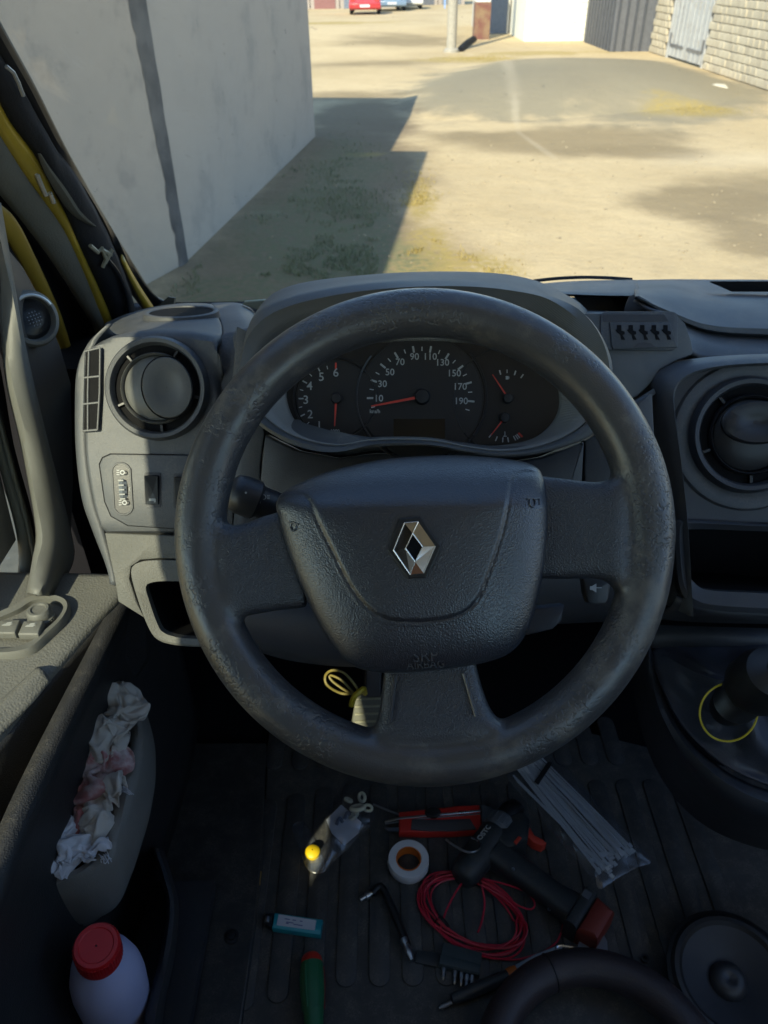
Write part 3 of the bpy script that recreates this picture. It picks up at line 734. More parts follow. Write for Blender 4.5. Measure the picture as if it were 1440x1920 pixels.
obj('tweeter_rim', b_tube(rg, .0022, 8), M('satin_silver', (.5, .5, .47), .35, .8), ts)
# storage pocket
pI = [(188, 1262), (222, 1300), (242, 1350), (243, 1400), (228, 1450), (212, 1500), (198, 1550), (187, 1590), (150, 1625), (100, 1645), (65, 1655)]
pO = [(208, 1256), (242, 1292), (266, 1345), (271, 1400), (258, 1460), (241, 1520), (225, 1572), (212, 1608), (165, 1642), (110, 1662), (64, 1670)]
pL = [(216, 1262), (262, 1318), (286, 1390), (290, 1460), (280, 1530), (262, 1594), (242, 1652), (216, 1702), (160, 1730), (110, 1745), (66, 1752)]
def pk(pts, z0, z1): return [onz(x, y, z0+(z1-z0)*i/(len(pts)-1)) for i, (x, y) in enumerate(pts)]
I_ = pk(pI, .42, .36); O_ = pk(pO, .42, .36); Lo = pk(pL, .36, .24)
Ii = [p+V((-.012, .0, -.12)) for p in I_]
mid = [(a+b)/2+V((0, 0, .007)) for a, b in zip(I_, O_)]
md2 = [a*.5+b*.5+V((.006, -.003, 0)) for a, b in zip(O_, Lo)]
lo2 = [p+V((-.03, .02, -.04)) for p in Lo]
pocket_m = M('pocket_plastic', (.20, .19, .17), .55, grain=(650, .6, 'leather'))
obj('door_pocket', loft([Ii, [a+V((0, 0, -.012)) for a in I_], I_, mid, O_, md2, Lo, lo2], 70, 44), pocket_m, door, solid=.003)
obj('pocket_floor', b_slab([onz(x, y, .27) for x, y in ((60, 1640), (190, 1590), (245, 1400), (190, 1262), (120, 1300), (60, 1500))], (0, 0, 1), .004), blk_m, door, smooth=False)
# lower bin rail
obj('lower_bin', loft([[onz(x, y, .20) for x, y in ((285, 1590), (300, 1640), (312, 1700), (300, 1790), (276, 1880), (262, 1960))], [onz(x, y, .205) for x, y in ((296, 1590), (314, 1640), (328, 1700), (318, 1790), (298, 1880), (286, 1960))], [onz(x, y, .06) for x, y in ((306, 1590), (322, 1640), (336, 1700), (328, 1790), (310, 1880), (300, 1960))]], 30, 16), M('bin_plastic', (.040, .041, .045), .5, grain=(600, .5, 'noise')), door, solid=.005)
obj('bin_floor', b_ab((-.40, .18, .03), (-.27, .62, .05)), dash_dk, door, smooth=False)
lens_c = onx(-12, 1650, -.385)
obj('door_lamp', b_lathe([(.028, 0), (.026, .004), (.02, .006), (.001, .0065)], lens_c, (1, 0, 0), 28, sx=1.3), blk, door)

# ================================================================== DASHBOARD
dsh = thing('dashboard', 'grey moulded dashboard with round vents, dark instrument cluster and open cubbies', 'dashboard', (.3, 1.0, .5))
PFp = at(295, 730, .86); PFn = V((0, -.866, .5))
def PF(x, y, h=0): return pl(x, y, PFp, PFn)+PFn*h
# hidden core so that no light leaks through
prof = [(1.225, .735), (1.0, .74), (.97, .62), (.99, .40), (1.10, .15), (1.25, .05)]
obj('dash_core', b_rows([[V((x, y, z)) for x in (-.40, 0, .5, 1.46)] for y, z in prof]), blk_m, dsh, smooth=False, solid=.01)
# left pod
def row(y, xs, h=0): return [PF(x, y, h-(.003 if i == 6 else .028 if i == 7 else 0)) for i, x in enumerate(xs)]
XS = [162, 195, 245, 310, 360, 396, 412, 416]
pod = [
    [ony(x, y, 1.14) for x, y in ((212, 600), (246, 587), (290, 575), (340, 569.5), (375, 569), (394, 570), (401, 572), (402, 576))],
    [ony(x, y, 1.0) for x, y in ((196, 609), (235, 592), (285, 579), (340, 572), (375, 572), (394, 574), (402, 578), (403, 584))],
    [PF(x, y, -.05) for x, y in ((178, 632), (215, 612), (258, 602), (312, 598), (360, 600), (392, 606), (402, 612), (404, 622))],
    [PF(x, y, -.004) for x, y in ((170, 650), (205, 632), (250, 624), (312, 622), (360, 625), (394, 632), (405, 642), (407, 652))],
    [PF(x, y) for x, y in ((162, 690), (198, 668), (248, 658), (312, 656), (360, 659), (396, 668), (409, 680), (411, 690))],
    row(760, XS), row(850, XS), row(940, [XS[0]+14]+XS[1:]), row(985, [190]+XS[1:]), row(998, [196, 205]+XS[2:], -.004), row(1010, [204, 215]+XS[2:], -.03), row(1012, [206, 217]+XS[2:], -.10)]
obj('left_pod', loft(pod, 60, 90), dash, dsh, solid=.004)
# side cap of the pod
sc1 = [(206, 606), (178, 640), (161, 690), (160, 760), (161, 850), (175, 940), (193, 1000), (212, 1075), (216, 1100)]
sc2 = [(196, 606), (160, 642), (140, 690), (136, 760), (138, 850), (150, 940), (172, 1000), (196, 1070), (200, 1096)]
sc3 = [(180, 608), (142, 650), (120, 700), (117, 770), (120, 860), (133, 950), (155, 1020), (186, 1078), (192, 1094)]
obj('pod_side', loft([[PF(x, y, -.004) for x, y in sc1], [PF(x, y, -.008) for x, y in sc2], [PF(x, y, -.045) for x, y in sc3], [PF(x, y, -.11)+V((-.01, 0, 0)) for x, y in sc3]], 60, 24), dash, dsh, solid=.003)
# smooth piece between pod and binnacle, and the light panel beside it
obj('dash_middle', loft([[ony(x, y, 1.12) for x, y in ((396, 568), (420, 567), (446, 568), (468, 576), (480, 590))], [PF(x, y, -.055) for x, y in ((398, 604), (422, 600), (448, 600), (474, 612), (488, 628))], [PF(x, y, -.018) for x, y in ((402, 640), (426, 634), (450, 640), (472, 656), (486, 670))], [PF(x, y, -.010) for x, y in ((408, 700), (430, 696), (450, 704), (470, 716), (486, 724))], [PF(x, y, -.012) for x, y in ((410, 780), (432, 780), (452, 784), (472, 790), (490, 796))], [PF(x, y, -.014) for x, y in ((412, 1010), (432, 1010), (452, 1010), (470, 1010), (490, 1010))]], 24, 60), dash, dsh, solid=.004)
obj('dash_inset', loft([[PF(x, y, -.03) for x, y in ((446, 612), (466, 606), (500, 606))], [PF(x, y, .004) for x, y in ((440, 624), (462, 618), (500, 618))], [PF(x, y, .006) for x, y in ((442, 660), (466, 656), (500, 656))], [PF(x, y, .004) for x, y in ((452, 700), (470, 700), (500, 700))], [PF(x, y, -.004) for x, y in ((462, 760), (478, 760), (500, 760))]], 16, 24), dash, dsh, solid=.004)
# cup holder: raised rim, and a flat black disc for the hole's shade
cA, cB = ony(331, 572, 1.0), PF(331, 598, -.05); un = V((1, 0, 0)).cross(cA-cB).normalized(); cc = cB.lerp(cA, .52)+un*.0015
obj('cup_holder', b_lathe([(.048, -.006), (.047, .0015), (.044, .0028), (.041, .0022), (.040, .0004)], cc, un, 48, cap=False, sy=.9), dash, dsh)
obj('cup_dark_disc', b_lathe([(.0405, .0008), (.001, .0006)], cc, un, 48, cap=False, sy=.9), blk_m, dsh)
# round vents
def vent(cx, cy, R, P, n, mats, half, par):
    ring_m, dark_m, ball_m = mats
    sc = (P(cx+50, cy)-P(cx, cy)).length/50; c = P(cx, cy); n = V(n).normalized()
    v = obj('air_vent', b_lathe([(R*1.02*sc, -.006), (R*sc, .008), (R*.95*sc, .0135), (R*.88*sc, .0125), (R*.845*sc, .008), (R*.83*sc, .001)], c, n, 72, cap=False), ring_m, par)
    obj('vent_throat', b_lathe([(R*.84*sc, .002), (R*.70*sc, .0015), (R*.68*sc, .0015), (.001, .001)], c, n, 64), blk_m, v)
    obj('vent_ring', b_lathe([(R*.69*sc, .001), (R*.69*sc, .009), (R*.665*sc, .012), (R*.64*sc, .010), (R*.63*sc, .002)], c, n, 64, cap=False), ball_m, v)
    obj('vent_ball', b_lathe([(R*.625*sc, .002), (R*.615*sc, .007), (R*.50*sc, .012), (R*.30*sc, .0155), (.001, .017)], c, n, 64, cap=False), ball_m, v)
    for k in range(5):
        a = radians(95+72*k); ax_, s_, t_ = basis(n); d = (s_*cos(a)+t_*sin(a)); e = n.cross(d)
        q = obj('vent_tab', b_box(c+d*R*.765*sc+n*.004, d*R*.07*sc, e*R*.028*sc, n*.003), dark_m, v, smooth=False, bevel=.0006)
    return v, c, sc
vmat = (dash, blk, M('vent_ball_plastic', (.10, .101, .096), .45, grain=(900, .3, 'noise'), dust=.25))
v1, c1, s1 = vent(297, 729, 96, PF, PFn, vmat, True, dsh)
obj('flap_gap', b_lathe([(.0352, 0), (.0352, .0018), (.001, .0018)], c1+V((.0150, 0, 0))+PFn*.0147, (PFn+V((.16, 0, 0))), 48, cap=False, sx=.82), blk_m, v1)
ax_, s_, t_ = basis(PFn)
fl = obj('vent_flap', b_lathe([(.0, -.002), (.0335, .0), (.0335, .004), (.0325, .0052), (.024, .0056), (.017, .0040), (.010, .0022), (.001, .0018)], c1+PF(26, 0)*0+V((.0150, 0, 0))+PFn*.0155, (PFn+V((.16, 0, 0))), 48, cap=False, sx=.8), vmat[2], v1)
# small side grille
gp = [(164, 662), (190, 655), (190, 700), (188, 790), (184, 806), (160, 808)]
sg = obj('side_grille', b_slab([PF(x, y, .0015) for x, y in gp], PFn, .003), blk_m, dsh, smooth=False)
for a, b, c, d in ((162, 660, 191, 653), (161, 709, 190, 706), (160, 758, 189, 755), (158, 808, 186, 806)):
    obj('grille_bar', b_tube([PF(a, b, .005), PF(c, d, .005)], .0014, 6), dash, sg)
for xs in (((162, 660), (160, 735), (158, 808)), ((170, 660), (168, 735), (168, 808)), ((191, 653), (190, 735), (186, 806))):
    obj('grille_bar', b_tube([PF(x, y, .005) for x, y in xs], .0012, 6), dash, sg)
# switch panel with its dark gap
spn = [(186, 870), (192, 857), (208, 850), (340, 852), (440, 856), (440, 994), (330, 992), (240, 986), (208, 968), (196, 940)]
def shrink(p, k, c): return [(c[0]+(x-c[0])*k, c[1]+(y-c[1])*k) for x, y in p]
obj('panel_gap', b_slab([PF(x, y, .0006) for x, y in spn], PFn, .0010), blk_m, dsh, smooth=False)
sp = obj('switch_panel', b_slab([PF(x, y, .0005) for x, y in shrink(spn, .978, (320, 920))], PFn, .0036, inset=.0012), dash, dsh)
# headlamp wheel in its slot
sl_ = [(x, y) for x, y in rrect(232, 916, 17, 48, 16)]
sl_ = [(x+(y-916)*.06, y) for x, y in sl_]
obj('wheel_slot', b_slab([PF(x, y, .0036) for x, y in sl_], PFn, .0012), blk, sp, smooth=False)
obj('slot_rim', b_tube(cr([PF(x, y, .0046) for x, y in sl_], 60, True), .0012, 6, closed=True), dash, sp)
tw = obj('thumb_wheel', b_lathe([(.001, -.0045), (.019, -.0045), (.021, 0), (.019, .0045), (.001, .0045)], PF(234, 917, -.012), (1, 0, 0), 40), grey_pl, sp)
bm = bmesh.new()
for k in range(5): b_box(PF(234+k*.9-2, 900+k*8.5, .0088), (.0030, 0, 0), PFn*.0016, PFn.cross(V((1, 0, 0)))*.0007, bm)
obj('wheel_ridge', bm, M('ridge_grey', (.26, .27, .26), .5), tw, smooth=False)
def lampmark(x, y):
    bm = bmesh.new(); c = PF(x+2, y, .0095)
    b_lathe([(.0028, 0), (.0028, .0006), (.0016, .0006), (.0016, 0)], c, PFn, 16, cap=False, bm=bm)
    for j in (-1, 0, 1): b_box(PF(x-6, y+j*4, .0098), (.0016, 0, 0), PFn*.0003, PFn.cross(V((1, 0, 0)))*.0004, bm)
    obj('lamp_symbol', bm, grey_ink, sp, smooth=False)
lampmark(233, 885); lampmark(237, 941)
text('wheel_figure', '0', .007, PF(247, 917, .0046), (1, 0, 0), PFn, white_ink, sp)
# rocker switches
def rocker(cx, cy, w_, h_, sym=True):
    fr = rrect(cx, cy, w_*1.3, h_*1.22, 4)
    f = obj('switch_recess', b_slab([PF(x, y, .0035) for x, y in fr], PFn, .0014), dash_dk, sp, smooth=False)
    a, b, c, d = PF(cx-w_, cy-h_, .0045), PF(cx+w_, cy-h_, .0045), PF(cx+w_, cy+h_, .0045), PF(cx-w_, cy+h_, .0045)
    bm = bmesh.new()
    lift = [PFn*.0075, PFn*.0055, PFn*.0022, PFn*.0022]
    m0 = PF(cx-w_*.6, cy-h_*.2, .0075); m1 = PF(cx+w_, cy+h_*.35, .0065); 
    rows = [[a, b, c, d], [a+lift[0], b+lift[1], c+lift[2], d+lift[3]]]
    b_rows(rows, closed_u=True, cap0=True, bm=bm)
    top = [v for v in bm.verts][4:]; v1 = bm.verts.new(PF(cx+w_*.25, cy+h_*.12, .0085))
    for i in range(4): bm.faces.new((top[i], top[(i+1) % 4], v1))
    obj('rocker_switch', bm, M('rocker_gloss', (.02, .021, .022), .3), sp, smooth=False, bevel=.0006)
    if sym:
        bm = bmesh.new(); q = PF(cx+1, cy+h_*.66, .0078); up = V((1, 0, 0)).cross(PFn)*-1
        b_box(q, (.0034, 0, 0), PFn*.0003, PFn.cross(V((1, 0, 0)))*.0014, bm); b_box(q+V((.0032, 0, 0))+PFn.cross(V((1, 0, 0)))*-.001, (.0012, 0, 0), PFn*.0004, PFn.cross(V((1, 0, 0)))*.002, bm)
        obj('switch_symbol', bm, white_ink, sp, smooth=False)
rocker(288, 918, 12, 27); rocker(343, 920, 12, 27, False)
# lower panel and open pocket beside the knee
lpn = [(197, 999), (300, 1003), (400, 1008), (520, 1015), (520, 1050), (400, 1050), (300, 1047), (264, 1050), (246, 1062), (243, 1085), (256, 1125), (270, 1158), (222, 1128), (214, 1080), (205, 1040)]
lower_m = M('lower_panel_plastic', (.105, .105, .096), .6, grain=(600, .7, 'leather'), dust=.2, spec=.35)
obj('lower_panel', b_slab([PF(x, y, -.012) for x, y in lpn], PFn, .013, inset=.002), lower_m, dsh)
ko = [(247, 1072), (262, 1054), (300, 1050), (360, 1051), (410, 1054), (432, 1075), (436, 1200), (425, 1216), (400, 1213), (335, 1209), (300, 1200), (282, 1180), (262, 1130)]
ki = [(274, 1100), (284, 1092), (310, 1089), (360, 1090), (395, 1093), (415, 1105), (418, 1190), (405, 1199), (390, 1198), (338, 1195), (308, 1186), (296, 1170), (280, 1125)]
def openbox(name, o, i, P, depth, fm, dark, par, h=.004, n=72):
    R = [cr([P(x, y, -.015) for x, y in o], n, True), cr([P(x, y, h*.6) for x, y in o], n, True), cr([P(a[0]*.7+b[0]*.3, a[1]*.7+b[1]*.3, h) for a, b in zip(o, i)], n, True), cr([P(x, y, h*.4) for x, y in i], n, True), cr([P(x, y, -.012) for x, y in i], n, True)]
    f = obj(name, b_rows(R, closed_u=True), fm, par)
    c = (sum(x for x, y in i)/len(i), sum(y for x, y in i)/len(i))
    R = [cr([P(x, y, -.011) for x, y in i], n, True), cr([P(x, y, -depth*.7) for x, y in shrink(i, .95, c)], n, True), cr([P(x, y, -depth) for x, y in shrink(i, .85, c)], n, True)]
    obj('cubby_lining', b_rows(R, closed_u=True, cap1=True), dark, f)
    return f
openbox('knee_pocket', ko, ki, PF, .10, lower_m, blk_m, dsh)
# windscreen corner strip
obj('corner_strip', b_slab([ony(x, y, 1.16) for x, y in ((300, 572), (318, 556), (330, 558), (328, 572))], (0, -1, .3), .01), rubber_s, dsh)
obj('glass_edge_clip', b_slab([ony(x, y, 1.1) for x, y in ((457, 571), (462, 564), (500, 561), (520, 563), (505, 578), (480, 580))], (0, -1, .4), .012, inset=.002), M('clip_pale', (.42, .46, .36), .5), dsh)

# ---- instrument binnacle
CN = V((0, -.82, .572)); CP = at(795, 740, .80)
def PC(x, y, h=0): return pl(x, y, CP, CN)+CN*h
face = [(535, 745), (545, 705), (580, 668), (650, 646), (780, 638), (900, 644), (980, 664), (1035, 702), (1051, 748), (1040, 790), (1002, 824), (940, 838), (880, 836), (800, 823), (700, 823), (640, 832), (592, 822), (552, 792)]
lip = [(486, 740), (498, 690), (545, 640), (640, 612), (780, 602), (915, 610), (1010, 636), (1074, 690), (1098, 742), (1078, 800), (1012, 838), (940, 852), (872, 846), (800, 833), (700, 833), (636, 842), (568, 828), (512, 794)]
hod = [(462, 765), (467, 690), (500, 605), (620, 566), (780, 552), (940, 562), (1062, 600), (1118, 680), (1118, 758), (1092, 818), (1018, 850), (942, 862), (872, 856), (800, 843), (700, 843), (634, 852), (560, 838), (502, 806)]
hb = [(478, 690), (476, 640), (497, 590), (560, 543), (760, 529), (960, 531), (1060, 552), (1112, 600), (1122, 690), (1100, 790), (1020, 850), (942, 862), (872, 856), (800, 843), (700, 843), (634, 852), (560, 838), (506, 800)]
n = 120
fr_ = cr([PC(x, y) for x, y in face], n, True); lp_ = cr([PC(x, y, .045) for x, y in lip], n, True)
ins = [a.lerp(b, .55)-CN*.004 for a, b in zip(fr_, lp_)]
obj('cluster_recess', b_rows([fr_, [a.lerp(b, .2) for a, b in zip(fr_, ins)], ins, lp_], closed_u=True), M('cluster_trim', (.22, .22, .205), .55, grain=(210, .5, 'weave')), dsh, solid=.002)
hd_ = cr([PC(x, y, .048) for x, y in hod], n, True)
bk = cr([(at(x, y, 1.02) if y < 700 else PC(x, y, -.02)) for x, y in hb], n, True)
mid_ = [a.lerp(b, .5)+V((0, 0, .012)) for a, b in zip(hd_, bk)]
edge_ = [a.lerp(b, .5)+CN*.006 for a, b in zip(lp_, hd_)]
cols = [cr([lp_[j], edge_[j], hd_[j], mid_[j], bk[j]], 22) for j in range(n)]
obj('cluster_hood', b_rows([[c[i] for c in cols] for i in range(22)], closed_u=True), dash_tx, dsh, solid=.002)
cf_m = M('cluster_face', (.010, .010, .011), .35, var=(5, 0, (.01, .01, .011)))
cl = obj('instrument_cluster', b_slab(fr_, CN, .001), cf_m, dsh, smooth=False)
def dialring(cx, cy, r, a0, a1, rad=.0010):
    sc = (PC(cx+50, cy)-PC(cx, cy)).length/50; ax_, s_, t_ = basis(CN); c = PC(cx, cy, .002)
    pts = [c+(s_*cos(radians(a))+t_*sin(radians(a)))*r*sc for a in [a0+(a1-a0)*i/50 for i in range(51)]]
    obj('dial_rim', b_tube(pts, rad, 6), M('dial_rim_black', (.022, .022, .024), .3), cl)
dialring(628, 748, 77, -360, 0); dialring(790, 745, 122, -40, 222, .0014); dialring(950, 752, 100, -100, 110, .0008)
obj('speed_disc', b_lathe([(.0655, .0012), (.065, .0022), (.001, .0023)], PC(790, 745), CN, 64), M('disc_black', (.014, .014, .015), .4), cl)
obj('rev_disc', b_lathe([(.041, .0012), (.0405, .0022), (.001, .0023)], PC(628, 748), CN, 64), M('disc_black', (.014, .014, .015), .4), cl)
CX = V((1, 0, 0)); CYv = CN.cross(CX)
def num(s, x, y, size, mat=white_ink, sk=0):
    o = text('dial_figure', s, size, PC(x, y, .0028), RT, CN, mat, cl, ext=.0001, bold=.00012); return o
for s, x, y in (('6', 630, 700), ('5', 603, 708), ('4', 581, 725), ('3', 574, 751), ('2', 582, 778), ('1', 599, 799)): num(s, x, y, .0125)
for s, x, y in (('10', 710, 748), ('30', 717, 721), ('50', 731, 699), ('70', 750, 680), ('90', 777, 670), ('110', 806, 670), ('130', 829, 681), ('150', 851, 701), ('170', 862, 726), ('190', 864, 753)): num(s, x, y, .0098)
num('km/h', 703, 772, .0055); num('x1000', 626, 809, .0050)
def tick(cx, cy, x, y, l, wd, mat, h=.0027):
    c = PC(cx, cy); p = PC(x, y, h); d = (PC(x, y)-c).normalized(); e = CN.cross(d)
    return obj('dial_tick', b_box(p, d*l, e*wd, CN*.00015), mat, cl, smooth=False)
import itertools
spd = [(694, 747), (701, 715), (718, 687), (743, 667), (775, 656), (807, 656), (838, 669), (863, 690), (878, 719), (883, 753)]
for x, y in spd: tick(790, 745, x, y, .0034, .0010, white_ink)
sm = [(697, 731), (708, 701), (730, 676), (759, 660), (791, 655), (823, 661), (851, 679), (871, 704), (881, 736), (876, 769), (700, 764)]
for x, y in sm: tick(790, 745, x, y, .0022, .0005, grey_ink)
for x, y in ((568, 779), (590, 807), (565, 748), (572, 717), (598, 693), (625, 819)): tick(628, 748, x, y, .0026, .0007, white_ink)
for x, y in ((614, 690), (583, 704), (566, 732), (564, 764), (578, 794), (607, 815)): tick(628, 748, x, y, .0018, .0004, grey_ink)
tick(628, 748, 630, 687, .0034, .0009, red_ink)
for x, y in ((937, 699), (965, 700), (978, 706)): tick(950, 746, x, y, .0024, .0007, grey_ink)
tick(950, 746, 950, 697, .0018, .0005, grey_ink)
for x, y in ((919, 817), (930, 823), (942, 825), (952, 825), (964, 822), (968, 820), (971, 818)): tick(945, 786, x, y, .0026, .0006, grey_ink)
tick(945, 786, 975, 816, .003, .001, red_ink)
bm = bmesh.new(); q = PC(950, 709, .0026); b_box(q, CX*.0014, CYv*.0018, CN*.0001, bm); b_box(q+CX*.002, CX*.0003, CYv*.0013, CN*.0001, bm)
obj('fuel_symbol', bm, grey_ink, cl, smooth=False)
bm = bmesh.new(); q = PC(946, 814, .0026); b_box(q, CX*.0004, CYv*.0026, CN*.0001, bm); b_box(q-CYv*.0024, CX*.002, CYv*.0004, CN*.0001, bm)
obj('heat_symbol', bm, grey_ink, cl, smooth=False)
def needle(hx, hy, tx, ty, wd=.0012, hub=.0055, h=.006):
    a, b = PC(hx, hy, h), PC(tx, ty, h); d = (b-a).normalized(); e = CN.cross(d)
    nd = obj('needle', b_rows([[a+e*wd-CN*.0005, a-e*wd-CN*.0005, a-e*wd+CN*.0008, a+e*wd+CN*.0008], [b+e*wd*.5-CN*.0003, b-e*wd*.5-CN*.0003, b-e*wd*.5+CN*.0003, b+e*wd*.5+CN*.0003]], closed_u=True, cap0=True, cap1=True), red_ink, cl, smooth=False)
    obj('needle_hub', b_lathe([(hub, -.004), (hub, .001), (hub*.8, .0035), (.0005, .004)], PC(hx, hy, h-.001), CN, 24), blk, nd)
needle(631, 748, 628, 800, hub=.006); needle(791, 745, 696, 763, .0015, .0085); needle(951, 748, 922, 704, .0008); needle(945, 784, 919, 817, .0008)
obj('trip_display', b_slab([PC(x, y, .0023) for x, y in ((738, 786), (834, 786), (834, 822), (738, 822))], CN, .0006), M('display_black', (.004, .004, .004), .2), cl, smooth=False)
# panels under the cluster
LN = V((0, -.86, .51)); LP = at(790, 880, .80)
def PL(x, y, h=0): return pl(x, y, LP, LN)+LN*h
ub = [(498, 815), (560, 846), (634, 860), (700, 851), (800, 851), (872, 864), (942, 870), (1020, 858), (1092, 828), (1096, 830), (1092, 905), (1060, 950), (900, 985), (700, 985), (560, 965), (500, 950), (488, 900), (492, 850)]
obj('column_panel', b_slab([PL(x, y, -.03) for x, y in ub], LN, .03, inset=.003), dash_dk, dsh)
obj('column_side_panel', b_slab([PL(x, y, -.03) for x, y in ((1100, 826), (1160, 790), (1200, 750), (1228, 738), (1240, 980), (1180, 1000), (1098, 960), (1098, 900))], LN, .024, inset=.003), dash_dk, dsh)
obj('column_side_panel', b_slab([PL(x, y, -.03) for x, y in ((440, 610), (470, 620), (484, 760), (494, 812), (486, 870), (486, 960), (440, 960), (425, 800))], LN, .022, inset=.003), dash, dsh)
kneepad = loft([[PL(x, y, -.03) for x, y in ((430, 950), (600, 950), (800, 950), (1000, 950), (1260, 950))], [PL(x, y, -.02) for x, y in ((430, 1040), (600, 1050), (800, 1050), (1000, 1050), (1260, 1040))], [PL(x, y, -.05) for x, y in ((440, 1150), (600, 1170), (800, 1180), (1000, 1170), (1260, 1150))], [PL(x, y, -.16) for x, y in ((460, 1230), (600, 1240), (800, 1240), (1000, 1240), (1260, 1230))]], 40, 24)
obj('knee_panel', kneepad, dash_dk, dsh, solid=.005)
# steering column shroud
WC = at(790, 1003, .61); WN = -D(790, 1003).normalized()
obj('column_shroud', b_lathe([(.045, -.04), (.062, -.055), (.07, -.12), (.075, -.24)], WC, WN, 32, sx=1.15), blk, dsh)

# ---- centre and right part of the dash
up0 = [(985, 534), (1060, 528), (1120, 525.5), (1192, 524.5)]
up1 = [(1040, 548), (1070, 548), (1120, 550), (1200, 551)]
obj('dash_top', loft([[ony(x, y, 1.23) for x, y in up0], [ony(x, y, 1.12) for x, y in ((1000, 540), (1065, 536), (1120, 534), (1196, 533))], [ony(x, y, 1.02) for x, y in up1], [ony(x, y, 1.025) for x, y in ((1045, 556), (1075, 556), (1122, 557), (1200, 558))]], 24, 20), dash, dsh, solid=.004)
obj('tray_back', b_slab([at(x, y, 1.08) for x, y in ((1070, 548), (1200, 552), (1215, 575), (1190, 592), (1110, 594))], (0, -1, 0), .006), dash_dk, dsh, smooth=False)
obj('tray_floor', loft([[at(x, y, 1.06) for x, y in ((1085, 580), (1150, 583), (1215, 584))], [at(x, y, .96) for x, y in ((1105, 590), (1170, 590), (1240, 589))]], 8), dash_dk, dsh, solid=.004)
obj('tray_cheek', b_slab([pl(x, y, at(1215, 575, 1.0), V((-.5, -.75, .45))) for x, y in ((1170, 592), (1175, 572), (1181, 558), (1190, 553), (1206, 556), (1236, 570), (1266, 590))], (-.5, -.75, .45), .008, inset=.002), dash, dsh)
pp = [
    [ony(x, y, 1.23) for x, y in ((1184, 525), (1260, 523.5), (1335, 524), (1440, 524.5), (1700, 530))],
    [ony(x, y, 1.12) for x, y in ((1188, 537), (1262, 531), (1338, 545), (1440, 548), (1700, 555))],
    [ony(x, y, 1.0) for x, y in ((1190, 548), (1262, 552), (1336, 566), (1440, 572), (1700, 580))],
    [at(x, y, .975) for x, y in ((1192, 554), (1260, 580), (1330, 602), (1440, 608), (1700, 614))],
    [at(x, y, .965) for x, y in ((1194, 558), (1260, 590), (1330, 616), (1440, 624), (1700, 630))],
    [at(x, y, .985) for x, y in ((1197, 563), (1262, 598), (1332, 626), (1440, 634), (1700, 640))]]
obj('dash_pod', loft(pp, 50, 40), dash, dsh, solid=.004)
tray = [(1330, 529), (1440, 529), (1640, 533), (1640, 551), (1440, 547), (1372, 547), (1352, 538)]
obj('pod_tray', b_slab([ony(x, y, 1.10) for x, y in tray], (0, -.8, .6), .004), blk_m, dsh, smooth=False)
# band between pod and console, and the textured panel with the coin holder
band = [[at(x, y, .985) for x, y in ((1190, 560), (1262, 596), (1332, 622), (1440, 630), (1700, 636))], [at(x, y, .965) for x, y in ((1215, 575), (1272, 610), (1336, 634), (1440, 642), (1700, 648))], [at(x, y, .945) for x, y in ((1262, 590), (1290, 632), (1345, 650), (1440, 656), (1700, 660))], [at(x, y, .93) for x, y in ((1280, 610), (1300, 664), (1350, 672), (1440, 674), (1700, 676))]]
obj('console_band', loft(band, 40, 14), dash, dsh, solid=.004)
TN = V((0, -.8, .6)); TP = at(1190, 650, .90)
def PT(x, y, h=0): return pl(x, y, TP, TN)+TN*h
tp = [(1096, 588), (1180, 587), (1262, 587), (1284, 606), (1296, 640), (1299, 664), (1268, 676), (1236, 694), (1222, 716), (1196, 742), (1160, 760), (1120, 720), (1108, 650)]
obj('texture_panel', b_slab([PT(x, y, -.01) for x, y in tp], TN, .012, inset=.0025), dash_tx, dsh)
obj('panel_fin', b_slab([PT(x, y, 0) for x, y in ((1188, 752), (1222, 730), (1226, 740), (1194, 764))], TN, .008), dash, dsh, bevel=.001)
ch = obj('coin_holder', b_slab([PT(x, y, .001) for x, y in rrect(1196, 622, 72, 36, 10)], TN, .004, inset=.001), dash, dsh)
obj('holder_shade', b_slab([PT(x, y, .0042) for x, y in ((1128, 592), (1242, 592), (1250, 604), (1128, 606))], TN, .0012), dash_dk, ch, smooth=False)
obj('holder_plate', b_slab([PT(x, y, .0042) for x, y in ((1140, 608), (1252, 608), (1265, 654), (1147, 658), (1143, 650))], TN, .0034, inset=.001), dash, ch)
for k in range(5):
    x = 1159+k*21.5; bm = bmesh.new()
    b_slab([PT(a+x, b, .0077) for a, b in ((-6, 613), (2, 613), (2, 623), (8, 625), (8, 630), (4, 631), (9, 640), (2, 640), (0, 631), (-6, 626), (-9, 622), (-6, 620))], TN, .0007, bm)
    obj('coin_slot', bm, blk_m, ch, smooth=False)
obj('finger_notch', b_slab([PT(x, y, .0077) for x, y in ((1183, 655), (1190, 648), (1203, 645), (1216, 647), (1224, 654))], TN, .0007), dash_dk, ch, smooth=False)
